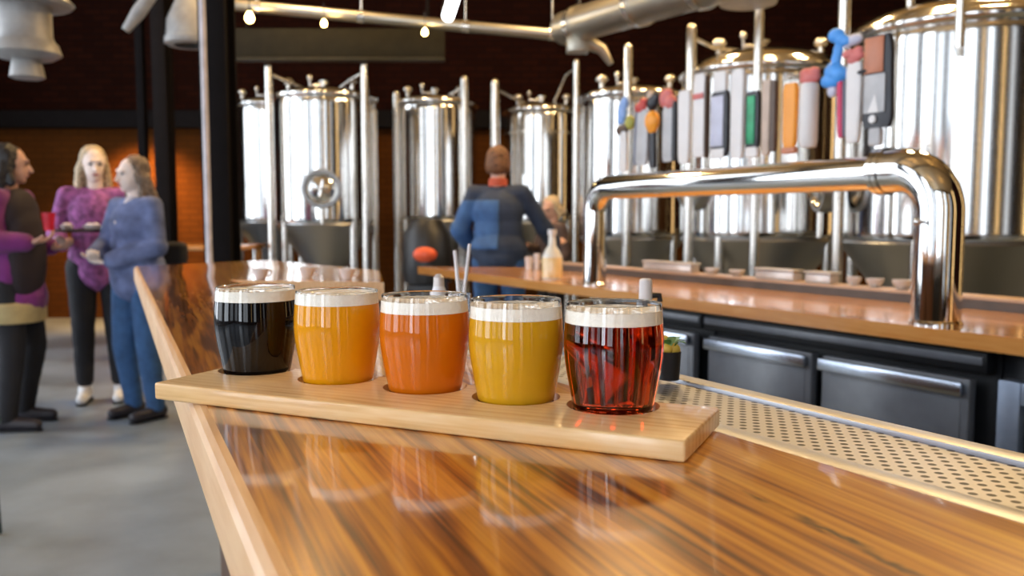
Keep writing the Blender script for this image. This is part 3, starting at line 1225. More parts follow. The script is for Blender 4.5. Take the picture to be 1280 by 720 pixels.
# ------------------------------------------------------------ fermentation tanks
def tank(name_label, px_c, Y, D, y_rim, y_bot, pipes=(), manway=None, dome=.07, cone_frac=1.0, door_side=None, ring=None, group='steel fermentation tanks'):
    c0 = at_y(px_c, 273, Y)
    R = D / 2
    zr, zb = at_y(px_c, y_rim, Y - R).z, at_y(px_c, y_bot, Y - R).z
    t = thing('fermentation_tank', name_label, 'brewing tank', (c0.x, Y, 0), 0, group)
    bm = BM()
    lathe(bm, [(R * .97, zb - .01), (R - .003, zb - .004), (R, zb + .004), (R, zb + .03), (R, (zb + zr) / 2), (R, zr - .05), (R, zr - .012), (R * .99, zr)], 72)
    link('shell', bm, M['steel'], t, auto=30)
    bm = BM()
    pr = [(R * .985, zr)]
    for k in range(9):
        a = -PI / 2 + PI * k / 8
        pr.append((R * .985 + .032 * math.cos(a), zr + .034 + .034 * math.sin(a)))
    pr.append((R * .93, zr + .060))
    for k in range(1, 9):
        a = k / 8
        pr.append((R * .93 * math.cos(a * PI / 2) if k < 8 else 0, zr + .06 + dome * math.sin(a * PI / 2)))
    lathe(bm, pr, 72)
    link('dome', bm, M['steel'], t, auto=50)
    bm = BM()
    zc = max(.28, zb - R * 1.25)
    lathe(bm, [(R * .97, zb - .012), (R * .985, zb - .03), (.06, zc), (.045, zc - .05), (0, zc - .05)], 64)
    lathe(bm, [(0, zc - .16), (.03, zc - .16), (.03, zc - .05), (0, zc - .05)], 16)
    link('cone', bm, M['steel_dark'], t, auto=30)
    for k in range(4):
        a = PI / 4 + k * PI / 2
        x, y = (R * .93) * math.cos(a), (R * .93) * math.sin(a)
        bm = BM()
        tube(bm, [(x, y, 0.01), (x, y, zb + .06)], .035, 14)
        lathe(bm, [(0, 0), (.06, 0), (.06, .015), (0, .015)], 16, (x, y, 0))
        link('leg', bm, M['pipe'], t)
    # fittings on the dome
    bm = BM()
    zt = zr + .06 + dome
    tube(bm, [(0, 0, zt - .03), (0, 0, zt + .07)], .03, 14)
    lathe(bm, [(0, 0), (.05, 0), (.05, .018), (0, .018)], 18, (0, 0, zt + .05))
    tube(bm, [(-.02, 0, zt + .03), (-.13, 0, zt + .03), (-.13, 0, zt + .085)], .014, 10)
    ball(bm, (-.13, 0, zt + .10), .028, seg=12)
    link('top_fitting', bm, M['pipe'], t)
    for sx, sy in ((.62, -.35), (-.62, -.3)):
        bm = BM()
        zz = zr + .06 + dome * .62
        tube(bm, [(sx * R, sy * R, zz - .06), (sx * R, sy * R, zz + .05)], .022, 12)
        ball(bm, (sx * R, sy * R, zz + .07), (.05, .05, .035), seg=14)
        link('dome_valve', bm, M['pipe'], t)
    for (pp, ytop, ybot, r_, dy) in pipes:
        Yp = Y + dy
        q = at_y(pp, 200, Yp)
        z1, z0 = at_y(pp, ytop, Yp).z, max(.02, at_y(pp, ybot, Yp).z)
        bm = BM()
        x, y = q.x - c0.x, dy
        tube(bm, [(x, y, z0), (x, y, z1)], r_, 14)
        if ytop > -5:
            ball(bm, (x, y, z1), r_ * 1.02, seg=12)
            tube(bm, [(x, y, z1 - .05), (x * .7, y * .7, z1 - .10), (x * .35, y * .35, zt - .02)], r_ * .4, 10)
        link('standpipe', bm, M['pipe'], t)
    if manway:
        mx, my, mr_ = manway
        q = at_y(mx, my, Y - R * .9)
        x = q.x - c0.x
        y = -math.sqrt(max(0, R * R - x * x))
        nrm = Vector((x, y, 0)).normalized()
        fm = frame_of(nrm)
        rr = mr_ * (Y - R) / FPX
        bm = BM()
        lathe(bm, [(rr * .86, -.03), (rr * 1.02, -.03), (rr * 1.02, .04), (rr * .97, .052), (rr * .86, .052), (rr * .84, .02), (rr * .84, -.03)], 40, Vector((x, y, q.z)), fm)
        link('manway_ring', bm, M['steel_dark'], t)
        bm = BM()
        lathe(bm, [(rr * .80, -.03), (rr * .83, -.02), (rr * .83, .03), (rr * .81, .045), (rr * .78, .03), (rr * .7, .02), (rr * .4, .045), (0, .055)], 40, Vector((x, y, q.z)), fm)
        mw = link('manway_door', bm, M['steel'], t)
        bm = BM()
        ct = Vector((x, y, q.z)) + nrm * .09
        tube(bm, [Vector((x, y, q.z)) + nrm * .04, ct], .014, 10)
        for a in range(3):
            d_ = (fm @ Vector((math.cos(a * PI / 3 + .3), math.sin(a * PI / 3 + .3), 0))) * rr * .42
            tube(bm, [ct - d_, ct + d_], .009, 8)
        link('handwheel', bm, M['chrome'], mw)
        bm = BM()
        tube(bm, [Vector((x, y, q.z - rr)) + nrm * .03, Vector((x, y, q.z - rr - .14)) + nrm * .03], .016, 10)
        link('sample_port', bm, M['pipe'], mw)
    if ring:
        bm = BM()
        zq = at_y(px_c, ring, Y - R).z
        lathe(bm, [(R + .001, zq - .012), (R + .02, zq - .010), (R + .02, zq + .010), (R + .001, zq + .012)], 72)
        link('band', bm, M['pipe'], t)
    return t


tank('steel tank with round manway door, front one of the pair right of the black pillar', 408, 8.0, .93, 120, 277,
     pipes=((338, 84, 420, .036, -.35), (457, 82, 420, .036, -.35), (468, 140, 420, .03, -.1)), manway=(404, 236, 24))
tank('steel tank tucked behind the left side of the tank with the manway door', 340, 9.2, .80, 132, 275)
tank('steel tank behind the man in blue, left side', 545, 8.8, .84, 129, 273, pipes=((496, 118, 420, .036, -.3), (581, 100, 420, .045, -.3)))
tank('steel tank with narrow band directly right of the head of the man in blue', 677, 8.9, .78, 139, 276,
     pipes=((619, 104, 215, .045, -.5), (720, 78, 420, .036, -.42)), ring=164)
tank('steel tank behind the left end of the tap tower', 790, 7.0, .86, 120, 295,
     pipes=((784, 60, 420, .036, -.55),))
tank('steel tank behind the white tap handles in the middle of the tower', 948, 5.9, 1.06, 84, 296,
     pipes=((862, 36, 420, .034, -.3), (945, 12, 420, .030, -.62)), manway=(880, 236, 26), dome=.14)
tank('largest steel tank cropped by the right edge of the photo', 1196, 4.75, 1.24, 22, 300,
     pipes=((1050, -40, 400, .030, -.35), (1193, -30, 60, .022, -.66)), manway=(1085, 232, 32), dome=.15)

# ------------------------------------------------------------ columns, pole, beams
def column(px0, px1, py, Y, label, depth=.2):
    a, b = at_y(px0, py, Y), at_y(px1, py, Y)
    t = thing('steel_column', label, 'column', ((a.x + b.x) / 2, Y, 0), 0)
    w = b.x - a.x
    bm = BM()
    # an I section: two flanges and a web
    box(bm, (0, -depth / 2 + .01, ZC / 2), (w, .02, ZC - .02), bevel=.003)
    box(bm, (0, depth / 2 - .01, ZC / 2), (w, .02, ZC - .02), bevel=.003)
    box(bm, (0, 0, ZC / 2), (w * .5, depth - .04, ZC - .02))
    link('shaft', bm, M['beam'], t)
    bm = BM()
    box(bm, (0, 0, .015), (w + .1, depth + .1, .028), bevel=.004)
    link('base_plate', bm, M['beam'], t)
    return t


column(258, 291, 160, 5.0, 'broad black steel column standing past the far end of the bar')
column(197, 214, 160, 8.6, 'black steel column behind the woman in the denim jacket')
column(174, 183, 160, 9.6, 'thin dark column furthest back against the brick wall', .1)
p = at_y(257, 160, 4.6)
t = thing('white_post', 'slim white painted post directly left of the broad black column', 'post', (p.x, 4.6, 0))
bm = BM(); tube(bm, [(0, 0, .01), (0, 0, ZC - .01)], .0165, 16); link('shaft', bm, M['white_paint'], t)
bm = BM(); lathe(bm, [(0, 0), (.05, 0), (.05, .012), (0, .012)], 20); link('base_plate', bm, M['white_paint'], t)

# dark band beam along the brick wall
zb = at_y(100, 149, Y1 - .1).z
bm = BM()
box(bm, (0, Y1 - .08, zb), (X1 - X0 - .02, .14, .20), bevel=.004)
o = struct('trim_1', bm, M['beam'])

# ceiling beams (rafters)
for k, yy in enumerate((1.0, 3.4, 5.8)):
    bm = BM()
    box(bm, (0, yy, ZC - .13), (X1 - X0 - .02, .12, .24), bevel=.004)
    struct('trim_%d' % (k + 2), bm, M['beam'])

# soffit girder with string bulbs
a, b = at_y(286, 50, 7.6), at_y(556, 60, 7.6)
ga = thing('steel_girder', 'dark steel girder above the left tanks lit by small bulbs', 'girder', ((a.x + b.x) / 2, 7.6, (a.z + b.z) / 2))
gl = b.x - a.x
bm = BM(); box(bm, (0, 0, 0), (gl, .03, .26), bevel=.003); link('web', bm, plain('girder_paint', (0.014, 0.012, 0.007), .7, spec=.15), ga)
bm = BM(); box(bm, (0, -.03, -.14), (gl, .12, .02), bevel=.003); link('flange', bm, plain('girder_flange_paint', (0.03, 0.027, 0.018), .6, spec=.2), ga)
for s in (-1, 1):
    bm = BM(); tube(bm, [(s * gl * .42, 0.03, .12), (s * gl * .42, .03, ZC - ga.location.z)], .012, 10); link('hanger', bm, M['beam'], ga)


def conduit(name, label, cat, p0, p1, r, mat, hang=()):
    t = thing(name, label, cat, p0)
    bm = BM()
    d = p1 - p0
    tube(bm, [Vector((0, 0, 0)), d], r, 20)
    link('pipe', bm, mat, t)
    for f in hang:
        bm = BM()
        q = d * f
        lathe(bm, [(r, -.03), (r * 1.12, -.03), (r * 1.12, .03), (r, .03), (r, -.03)], 24, q, frame_of(d))
        tube(bm, [q + Vector((0, 0, r)), Vector((q.x, q.y, ZC - p0.z))], .008, 8)
        link('hanger', bm, M['pipe'], t)
    return t


conduit('steam_pipe', 'long pale horizontal pipe hung below the ceiling across the left tanks', 'pipe',
        at_y(278, 5, 7.2), at_y(712, 45, 7.2), .045, M['duct'], (.1, .4, .7, .95))
for px, py, lab in ((312, 23, 'glowing round bulb, biggest and leftmost of three under the ceiling pipe'),
                    (405, 30, 'small glowing bulb in the middle of three under the ceiling pipe'),
                    (531, 41, 'small glowing bulb, rightmost of three under the ceiling pipe')):
    q = at_y(px, py, 7.05)
    rr = .036 if px == 312 else .024
    t = thing('light_bulb', lab, 'bulb', (q.x, q.y, q.z), 0, 'bulbs under the ceiling pipe')
    bm = BM(); lathe(bm, [(0, -rr), (rr * .7, -rr * .7), (rr, 0), (rr * .75, rr * .75), (rr * .4, rr * 1.4), (0, rr * 1.4)], 20)
    link('glass_bulb', bm, M['bulb'], t)
    bm = BM(); tube(bm, [(0, 0, rr * 1.4), (0, 0, rr * 2.4)], rr * .45, 12); tube(bm, [(0, 0, rr * 2.2), (0, 0, .16)], .004, 6)
    link('socket', bm, M['black'], t)
    ld = bpy.data.lights.new('bulb_light', 'POINT')
    ld.energy = 2.2 if px != 312 else 4
    ld.color = (1.0, .66, .25)
    ld.shadow_soft_size = rr
    lo_ = bpy.data.objects.new('bulb_light', ld); COL.objects.link(lo_); lo_.parent = t; lo_.location = (0, -.06, -.02)

# big duct at the top centre, gilded by lamps
p0, p1 = at_y(706, 36, 6.2), at_y(905, -26, 4.6)
conduit('air_duct', 'thick ventilation duct slanting up under the ceiling at top centre', 'duct', p0, p1, .115, M['duct'], (.12, .55, .9))
q = at_y(722, 56, 6.0)
t = thing('spotlight', 'small boxy spotlight hanging below the end of the slanting duct', 'spotlight', (q.x, q.y, q.z))
bm = BM(); box(bm, (0, 0, 0), (.15, .12, .11), bevel=.01); link('housing', bm, M['duct'], t)
bm = BM(); tube(bm, [(0, 0, .05), (0, 0, .14)], .03, 12); link('stem', bm, M['duct'], t)
bm = BM(); tube(bm, [(.06, 0, .02), (.17, 0, -.03), (.23, 0, -.13)], [.05, .04, .02], 14); link('arm', bm, M['duct'], t)
bm = BM(); tube(bm, [(0, 0, .13), (0, 0, ZC - q.z)], .008, 8); link('rod', bm, M['beam'], t)
ld = bpy.data.lights.new('spot_glow', 'POINT'); ld.energy = 9; ld.color = (1.0, .72, .25); ld.shadow_soft_size = .05
lo_ = bpy.data.objects.new('spot_glow', ld); COL.objects.link(lo_); lo_.parent = t; lo_.location = (.16, -.32, .06)

q0, q1 = at_y(560, 20, 6.6), at_y(571, -16, 6.0)
t = thing('tube_lamp', 'bright white fluorescent tube lamp at the top of the picture', 'lamp', q0)
d = q1 - q0
bm = BM(); tube(bm, [Vector((0, 0, 0)), d], .045, 14); link('tube', bm, M['tube'], t)
bm = BM(); tube(bm, [Vector((.0, 0, .05)), d + Vector((0, 0, .05))], .05, 8); link('housing', bm, M['beam'], t)
bm = BM(); tube(bm, [d * .5 + Vector((0, 0, .08)), d * .5 + Vector((0, 0, ZC - q0.z - d.z * .5))], .008, 8); link('rod', bm, M['beam'], t)

# pale enamel pendant lamps
def pendant(px, py, Y, label, parts, group='pale pendant lamps'):
    q = at_y(px, py, Y)
    t = thing('pendant_lamp', label, 'lamp', (q.x, q.y, q.z), 0, group)
    k = Y / FPX
    for nm_, prof in parts:
        bm = BM()
        lathe(bm, [(r * k, -z * k) for r, z in prof], 40)
        link(nm_, bm, M['lamp_shade'], t)
    bm = BM(); tube(bm, [(0, 0, parts[0][1][0][1] * -k), (0, 0, ZC - q.z)], .008, 8); link('cord', bm, M['black'], t)
    return t


pendant(30, 3, 4.4, 'large pale metal pendant lamp cut off at the top left corner',
        [('upper_shade', [(0, -30), (20, -30), (52, -4), (56, 0), (52, 4), (0, 4)]), ('neck', [(30, 4), (30, 40), (34, 50)]),
         ('lower_shade', [(28, 42), (36, 50), (40, 62), (30, 68), (0, 70)]), ('finial', [(16, 68), (20, 90), (16, 92), (0, 92)])])
pendant(238, 20, 6.6, 'smaller pale pendant lamp beside the slim white post',
        [('shade', [(0, -34), (14, -34), (18, -16), (28, 6), (29, 26), (27, 26), (26, 6)]), ('rim', [(27, 25), (31, 27), (31, 34), (27, 36), (20, 36)])])
pendant(935, -2, 5.0, 'flat round pale pendant lamp at the top edge above the tap handles',
        [('shade', [(0, -24), (8, -24), (14, -6), (36, 0), (34, 7), (0, 9)])])
p0, p1 = at_y(157, 38, 6.4), at_y(190, -8, 6.4)
t = thing('wall_spotlight', 'narrow white tilted spotlight tube between the pendant lamps at the left', 'spotlight', p0)
bm = BM(); tube(bm, [Vector((0, 0, 0)), (p1 - p0) * .5, p1 - p0], [.03, .05, .045], 16); link('housing', bm, M['lamp_shade'], t)
bm = BM(); tube(bm, [p1 - p0, Vector(((p1 - p0).x, 0, ZC - p0.z))], .008, 8); link('rod', bm, M['black'], t)

# ------------------------------------------------------------ small things on counters
# bottle with pale yellow juice on the back counter
q = at_z(690, 349, CZ)
t = thing('juice_bottle', 'clear bottle of pale yellow juice on the back counter', 'bottle', (q.x, q.y, CZ + .001))
k = q.y / FPX
bm = BM(); lathe(bm, [(0, 0), (12 * k, 0), (13 * k, 4 * k), (13 * k, 28 * k), (9 * k, 36 * k), (5 * k, 42 * k), (4.5 * k, 54 * k), (5.5 * k, 55 * k), (5 * k, 57 * k), (0, 57 * k)], 28)
link('bottle_glass', bm, plain('bottle_pale', (0.78, 0.76, 0.70), .1, noise=.02, coat=1), t)
bm = BM(); lathe(bm, [(0, .5 * k), (13.2 * k, 2 * k), (13.3 * k, 27 * k), (10 * k, 32 * k), (0, 32 * k)], 28)
link('juice', bm, plain('pale_juice', (0.85, 0.62, 0.30), .15, noise=.05, coat=1), t)
bm = BM(); lathe(bm, [(0, 56 * k), (5.6 * k, 56 * k), (5.6 * k, 62 * k), (0, 62 * k)], 20); link('cap', bm, hw, t)
for px, w_, h_ in ((661, 5, 16), (671, 4, 20)):
    q = at_z(px, 337, CZ); q = q + Vector((0, 0, 0)); k = q.y / FPX
    t = thing('shot_glass', 'small pale glass left of the juice bottle, %s one' % ('shorter' if px == 661 else 'taller'), 'glass', (q.x, q.y, CZ + .001), 0, 'small glasses by the juice bottle')
    bm = BM(); lathe(bm, [(0, 0), (w_ * k * .8, 0), (w_ * k, h_ * k), (w_ * k * .85, h_ * k), (w_ * k * .7, 2 * k), (0, 2 * k)], 20); link('cup', bm, hw, t)

# pale bowls and clamps on the ledge
lz = CZ + .042
steelwhite = plain('pale_metal', (0.62, 0.58, 0.55), .3, metal=.2)
for px, w_, h_, lab in ((889, 9, 8, 'small pale cup on the ledge, leftmost of the row behind the tower'),
                        (920, 10, 8, 'small pale cup on the ledge, second from the left'),
                        (1066, 9, 11, 'round pale lidded pot on the ledge left of the tower foot'),
                        (1092, 11, 11, 'small pale bowl on the ledge, nearest left of the tower foot'),
                        (1126, 12, 12, 'pale bowl half hidden by the steel tower foot')):
    s = on_line(px, CW + .055)
    q = cf_l + cd * s + cn * (CW + .055)
    k = q.y / FPX
    t = thing('ledge_bowl', lab, 'bowl', (q.x, q.y, lz + .0005), 0, 'small pale vessels on the ledge')
    bm = BM(); lathe(bm, [(0, 0), (w_ * .5 * k, 0), (w_ * k, h_ * .7 * k), (w_ * k, h_ * k), (w_ * .85 * k, h_ * k), (w_ * .45 * k, 2 * k), (0, 2 * k)], 24)
    link('bowl', bm, steelwhite, t)
for pa, pb, lab in ((808, 868, 'long low pale metal caddy on the ledge behind the ruby beer'),
                    (948, 996, 'low pale metal caddy on the ledge under the orange handle'),
                    (1010, 1042, 'short pale metal caddy on the ledge left of the lidded pot')):
    s0, s1 = on_line(pa, CW + .055), on_line(pb, CW + .055)
    q = cf_l + cd * ((s0 + s1) / 2) + cn * (CW + .055)
    bm = BM(); w_ = s1 - s0
    box(bm, (0, 0, .022), (w_, .06, .036), bevel=.006)
    box(bm, (0, 0, .047), (w_ + .01, .07, .008), bevel=.003)
    o = link('bar_caddy', bm, steelwhite, None)
    o.location = (q.x, q.y, lz - .003); o.rotation_euler = (0, 0, rzc)
    tag(o, lab, 'caddy', 'low caddies on the ledge')

for px, py, lab in ((326, 349, 'white cup on the far bar return above the black stout'),
                    (384, 347, 'white cup on the far bar return left of the tank cone tip'),
                    (434, 349, 'white cup on the far bar return right of the tank cone tip')):
    q = at_z(px, py, BZ); k = q.y / FPX
    t = thing('white_cup', lab, 'cup', (q.x, q.y, BZ + .0005), 0, 'white cups on the far bar return')
    bm = BM(); lathe(bm, [(0, 0), (6 * k, 0), (7 * k, 2 * k), (11 * k, 13 * k), (10.3 * k, 13 * k), (6 * k, 2.5 * k), (0, 2 * k)], 28); link('cup', bm, hw, t)
    bm = BM(); tube(bm, [(9.5 * k, 0, 11 * k), (14 * k, 0, 10 * k), (13 * k, 0, 5 * k), (7.5 * k, 0, 4 * k)], 1.2 * k, 8); link('handle', bm, hw, t)

# garnish pot on the tray
q = at_z(836, 474, TZ + .003)
t = thing('garnish_pot', 'black pot of lemon wedges and mint leaves on the drip tray', 'garnish pot', (q.x, q.y, TZ + .003))
k = q.y / FPX
bm = BM(); lathe(bm, [(0, 0), (13 * k, 0), (15 * k, 36 * k), (13.5 * k, 36 * k), (12.5 * k, 30 * k), (0, 30 * k)], 28); link('pot', bm, M['black'], t)
ly = plain('lemon_yellow', (0.75, 0.52, 0.08), .4); lf = plain('mint_green', (0.18, 0.42, 0.12), .5); lf2 = plain('mint_pale', (0.42, 0.62, 0.38), .5)
for a, z_, s_ in ((0, 38, 1), (2.1, 40, .9), (4.0, 39, .95), (3.2, 50, .8)):
    bm = BM(); ball(bm, (6 * k * math.cos(a), 6 * k * math.sin(a), z_ * k), (8 * k * s_, 6 * k * s_, 8 * k * s_), seg=14); link('lemon_wedge', bm, ly, t)
for j in range(9):
    a = j * 2.4
    L0 = Vector((6 * k * math.cos(a), 6 * k * math.sin(a), 42 * k))
    dd = Vector((math.cos(a), math.sin(a), random.uniform(.2, 1.1))).normalized()
    side = dd.cross(Vector((0, 0, 1))).normalized()
    upv = side.cross(dd)
    bm = BM()
    ln_ = random.uniform(16, 22) * k
    ctr = [L0 + dd * ln_ * f + upv * (.25 * ln_ * math.sin(f * PI)) for f in (0, .25, .5, .75, 1)]
    wd = [.05, .8, 1, .7, .03]
    A = [bm.verts.new(c_ - side * w_ * 6 * k - upv * 0) for c_, w_ in zip(ctr, wd)]
    C_ = [bm.verts.new(c_ + upv * -.08 * ln_) for c_ in ctr]
    B = [bm.verts.new(c_ + side * w_ * 6 * k) for c_, w_ in zip(ctr, wd)]
    for u in range(4):
        bm.faces.new((A[u], A[u + 1], C_[u + 1], C_[u])); bm.faces.new((C_[u], C_[u + 1], B[u + 1], B[u]))
    r_ = bmesh.ops.solidify(bm, geom=list(bm.faces), thickness=.0006)
    link('leaf', bm, lf if j % 2 else lf2, t)

# straw cup, shaker and white-capped bottle on the tray behind the tasters
q = at_z(577, 424, TZ + .003); k = q.y / FPX
t = thing('straw_cup', 'clear cup holding two white straws behind the copper orange beer', 'cup', (q.x, q.y, TZ + .003))
bm = BM(); lathe(bm, [(0, 0), (10 * k, 0), (13 * k, 58 * k), (12.3 * k, 58 * k), (9.3 * k, 1.5 * k), (0, 1.5 * k)], 32); link('cup', bm, M['glass'], t)
for x0, x1_, zt_ in ((1, -8, 112), (-3, 11, 120)):
    bm = BM(); tube(bm, [(x0 * k, 0, 3 * k), (x1_ * k, 0.002 * x0, zt_ * k)], 2.3 * k, 12); link('straw', bm, plain('white_straw', (.8, .8, .84), .3), t)
q = at_z(549, 419, TZ + .003); k = q.y / FPX
t = thing('salt_shaker', 'small white shaker left of the straw cup', 'shaker', (q.x, q.y, TZ + .003))
bm = BM(); lathe(bm, [(0, 0), (10 * k, 0), (10.5 * k, 50 * k), (7 * k, 62 * k), (0, 62 * k)], 28); link('body', bm, plain('shaker_white', (.78, .78, .8), .25), t)
bm = BM(); lathe(bm, [(0, 61 * k), (7 * k, 61 * k), (6.5 * k, 73 * k), (3 * k, 77 * k), (0, 77 * k)], 24); link('cap', bm, steelwhite, t)
q = at_z(806, 452, TZ + .003); k = q.y / FPX
t = thing('squeeze_bottle', 'bottle with white cap poking up behind the ruby red beer', 'bottle', (q.x, q.y, TZ + .003))
bm = BM(); lathe(bm, [(0, 0), (11 * k, 0), (11 * k, 66 * k), (8 * k, 78 * k), (0, 78 * k)], 28); link('body', bm, plain('dark_bottle', (.05, .05, .06), .25), t)
bm = BM(); lathe(bm, [(0, 77 * k), (8.5 * k, 77 * k), (8 * k, 103 * k), (6 * k, 105 * k), (0, 105 * k)], 24); link('cap', bm, hw, t)
bm = BM(); tube(bm, [(8 * k, 0, 84 * k), (17 * k, 0, 84 * k), (18 * k, 0, 76 * k)], 4 * k, 12); link('spout', bm, M['black'], t)

# dark pump with an orange cover behind the far end of the back counter
q = at_y(534, 300, 7.3)
t = thing('cellar_pump', 'dark rounded pump with an orange cover standing beneath the tank left of the man', 'pump', (q.x, q.y, 0))
bm = BM(); box(bm, (0, 0, .35), (.32, .32, .68), bevel=.03); link('base', bm, M['black'], t)
bm = BM(); lathe(bm, [(0, .69), (.2, .69), (.22, .8), (.2, 1.1), (.13, 1.22), (0, 1.25)], 28); link('housing', bm, M['black'], t)
bm = BM(); ball(bm, (.0, -.19, .93), (.10, .05, .07)); link('cover', bm, plain('orange_red_plastic', (0.65, 0.09, 0.03), .4), t)

# ------------------------------------------------------------ people
skin_m = plain('skin', (0.62, 0.36, 0.27), .5, noise=.03, nscale=30)
skin_pale = plain('skin_pale', (0.88, 0.72, 0.64), .5, noise=.03, nscale=30)


def hand(bm, wrist, dirv, nrm, curl=.5, sc=1.0):
    """palm, four unequal fingers and a side thumb, all rooted in the palm"""
    wrist, d, n = Vector(wrist), Vector(dirv).normalized(), Vector(nrm)
    n = (n - d * n.dot(d)).normalized()
    s = d.cross(n)
    for o_ in (-.025, 0, .022):
        capsule(bm, wrist + s * o_ * .5, wrist + d * .075 * sc + s * o_ * sc, .016 * sc, .0135 * sc, 10)
    for i_, (off_, ln_) in enumerate(((-.030, .060), (-.010, .074), (.010, .080), (.029, .070))):
        p_ = wrist + d * .078 * sc + s * off_ * sc
        a_ = curl * .5
        for j, fr_ in enumerate((.45, .32, .23)):
            v_ = (d * math.cos(a_) + n * math.sin(a_)).normalized()
            q_ = p_ + v_ * ln_ * fr_ * sc
            capsule(bm, p_, q_, .0092 * sc, .0082 * sc, 8)
            p_ = q_
            a_ += curl * .9
    p_ = wrist + d * .02 * sc + s * .026 * sc
    v_ = (d * .7 + s * .7 + n * .25).normalized()
    q_ = p_ + v_ * .042 * sc
    capsule(bm, p_, q_, .013 * sc, .0105 * sc, 8)
    v2 = (d * .9 + s * .25 + n * .45).normalized()
    capsule(bm, q_, q_ + v2 * .032 * sc, .0102 * sc, .009 * sc, 8)


def person(label, loc, rz, H, pose, clothes, group=None, skin=skin_m):
    """local frame: faces -Y, x = viewer's right. pose gives joints in units of a 1.70 m figure"""
    t = thing('person', label, 'person', loc, rz, group)
    k = H / 1.70
    V = lambda a: Vector(a) * k
    lean = pose.get('lean', (0, 0))
    base = {'hipL': (.095, 0, .90), 'hipR': (-.095, 0, .90), 'kneeL': (.10, -.02, .49), 'kneeR': (-.10, -.02, .49),
            'ankL': (.11, .02, .09), 'ankR': (-.11, .02, .09), 'pelvis': (0, 0, .95), 'waist': (0, 0, 1.08),
            'chest': (0, .0, 1.27), 'shL': (.17, 0, 1.39), 'shR': (-.17, 0, 1.39), 'neck': (0, .01, 1.43), 'head': (0, -.015, 1.575),
            'elL': (.22, .03, 1.12), 'elR': (-.22, .03, 1.12), 'wrL': (.2, -.12, .93), 'wrR': (-.2, -.12, .93),
            'hdL': (0, -.3, -1), 'hdR': (0, -.3, -1), 'toeL': (.0, -1, 0), 'toeR': (.0, -1, 0)}
    base.update(pose.get('j', {}))
    J = {}
    for n_, p_ in base.items():
        v = Vector(p_)
        if n_[:2] not in ('hd', 'to') and v.z > .95:
            v.x += lean[0] * (v.z - .95)
            v.y += lean[1] * (v.z - .95)
        J[n_] = v
    bm = BM()
    cap = lambda a, b, ra, rb: capsule(bm, V(J[a]), V(J[b]), ra * k, rb * k)
    ball(bm, V(J['pelvis']), V((.155, .105, .11)))
    ball(bm, V((J['pelvis'] + J['chest']) / 2), V((.125, .09, .17)))
    ball(bm, V(J['chest'] - Vector((0, 0, .03))), V((.15, .10, .15)))
    for s in 'LR':
        cap('hip' + s, 'knee' + s, .085, .055)
        cap('knee' + s, 'ank' + s, .054, .038)
        toe = J['ank' + s] + Vector((J['toe' + s].x, J['toe' + s].y, 0)).normalized() * .14 + Vector((0, 0, -.055))
        capsule(bm, V(J['ank' + s] + Vector((0, 0, -.045))), V(toe), .036 * k, .026 * k)
        capsule(bm, V(J['chest'] + Vector((0, 0, .07))), V(J['sh' + s] + Vector((0, 0, -.02))), .050 * k, .042 * k)
        capsule(bm, V(J['sh' + s] + Vector((0, 0, -.02))), V(J['el' + s]), .042 * k, .035 * k)
        cap('el' + s, 'wr' + s, .037, .025)
        hn = pose.get('palm' + s, (0, 1, 0) if J['hd' + s].z < -.6 else (0, 0, 1))
        hand(bm, V(J['wr' + s]), J['hd' + s], hn, pose.get('curl', .6), k)
    capsule(bm, V(J['neck'] + Vector((0, .0, -.04))), V(J['head'] + Vector((0, .02, -.05))), .052 * k, .050 * k)
    h = V(J['head'])
    tr = pose.get('head_rot', (0, 0, 0))
    R = Matrix.Rotation(tr[2], 3, 'Z') @ Matrix.Rotation(tr[0], 3, 'X')
    HP = lambda a: h + R @ V(a)
    ball(bm, HP((0, .012, .02)), V((.074, .092, .095)), R)
    ball(bm, HP((0, -.02, -.035)), V((.056, .066, .075)), R)
    ball(bm, HP((0, -.058, -.085)), V((.024, .02, .02)), R)             # chin
    capsule(bm, HP((0, -.083, .01)), HP((0, -.103, -.03)), .009 * k, .013 * k)   # nose
    ball(bm, HP((0, -.082, -.058)), V((.022, .010, .007)), R)           # lips
    ball(bm, HP((0, -.08, .03)), V((.05, .012, .010)), R)               # brow
    for s in (-1, 1):
        ball(bm, HP((s * .075, .01, -.01)), V((.010, .018, .030)), R)    # ears
    body = remesh_link('body', bm, .0065, skin, t, 2)
    for s in (-1, 1):
        e_ = BM(); ball(e_, HP((s * .030, -.080, .008)), V((.011, .007, .007)), R, seg=12)
        link('eye', e_, M['black'], t)
    m_ = BM(); ball(m_, HP((0, -.0895, -.058)), V((.021, .005, .006)), R, seg=12); link('mouth', m_, plain('lips', (.42, .12, .10), .5), t)
    clothes(t, J, V, k, HP, R)
    return t


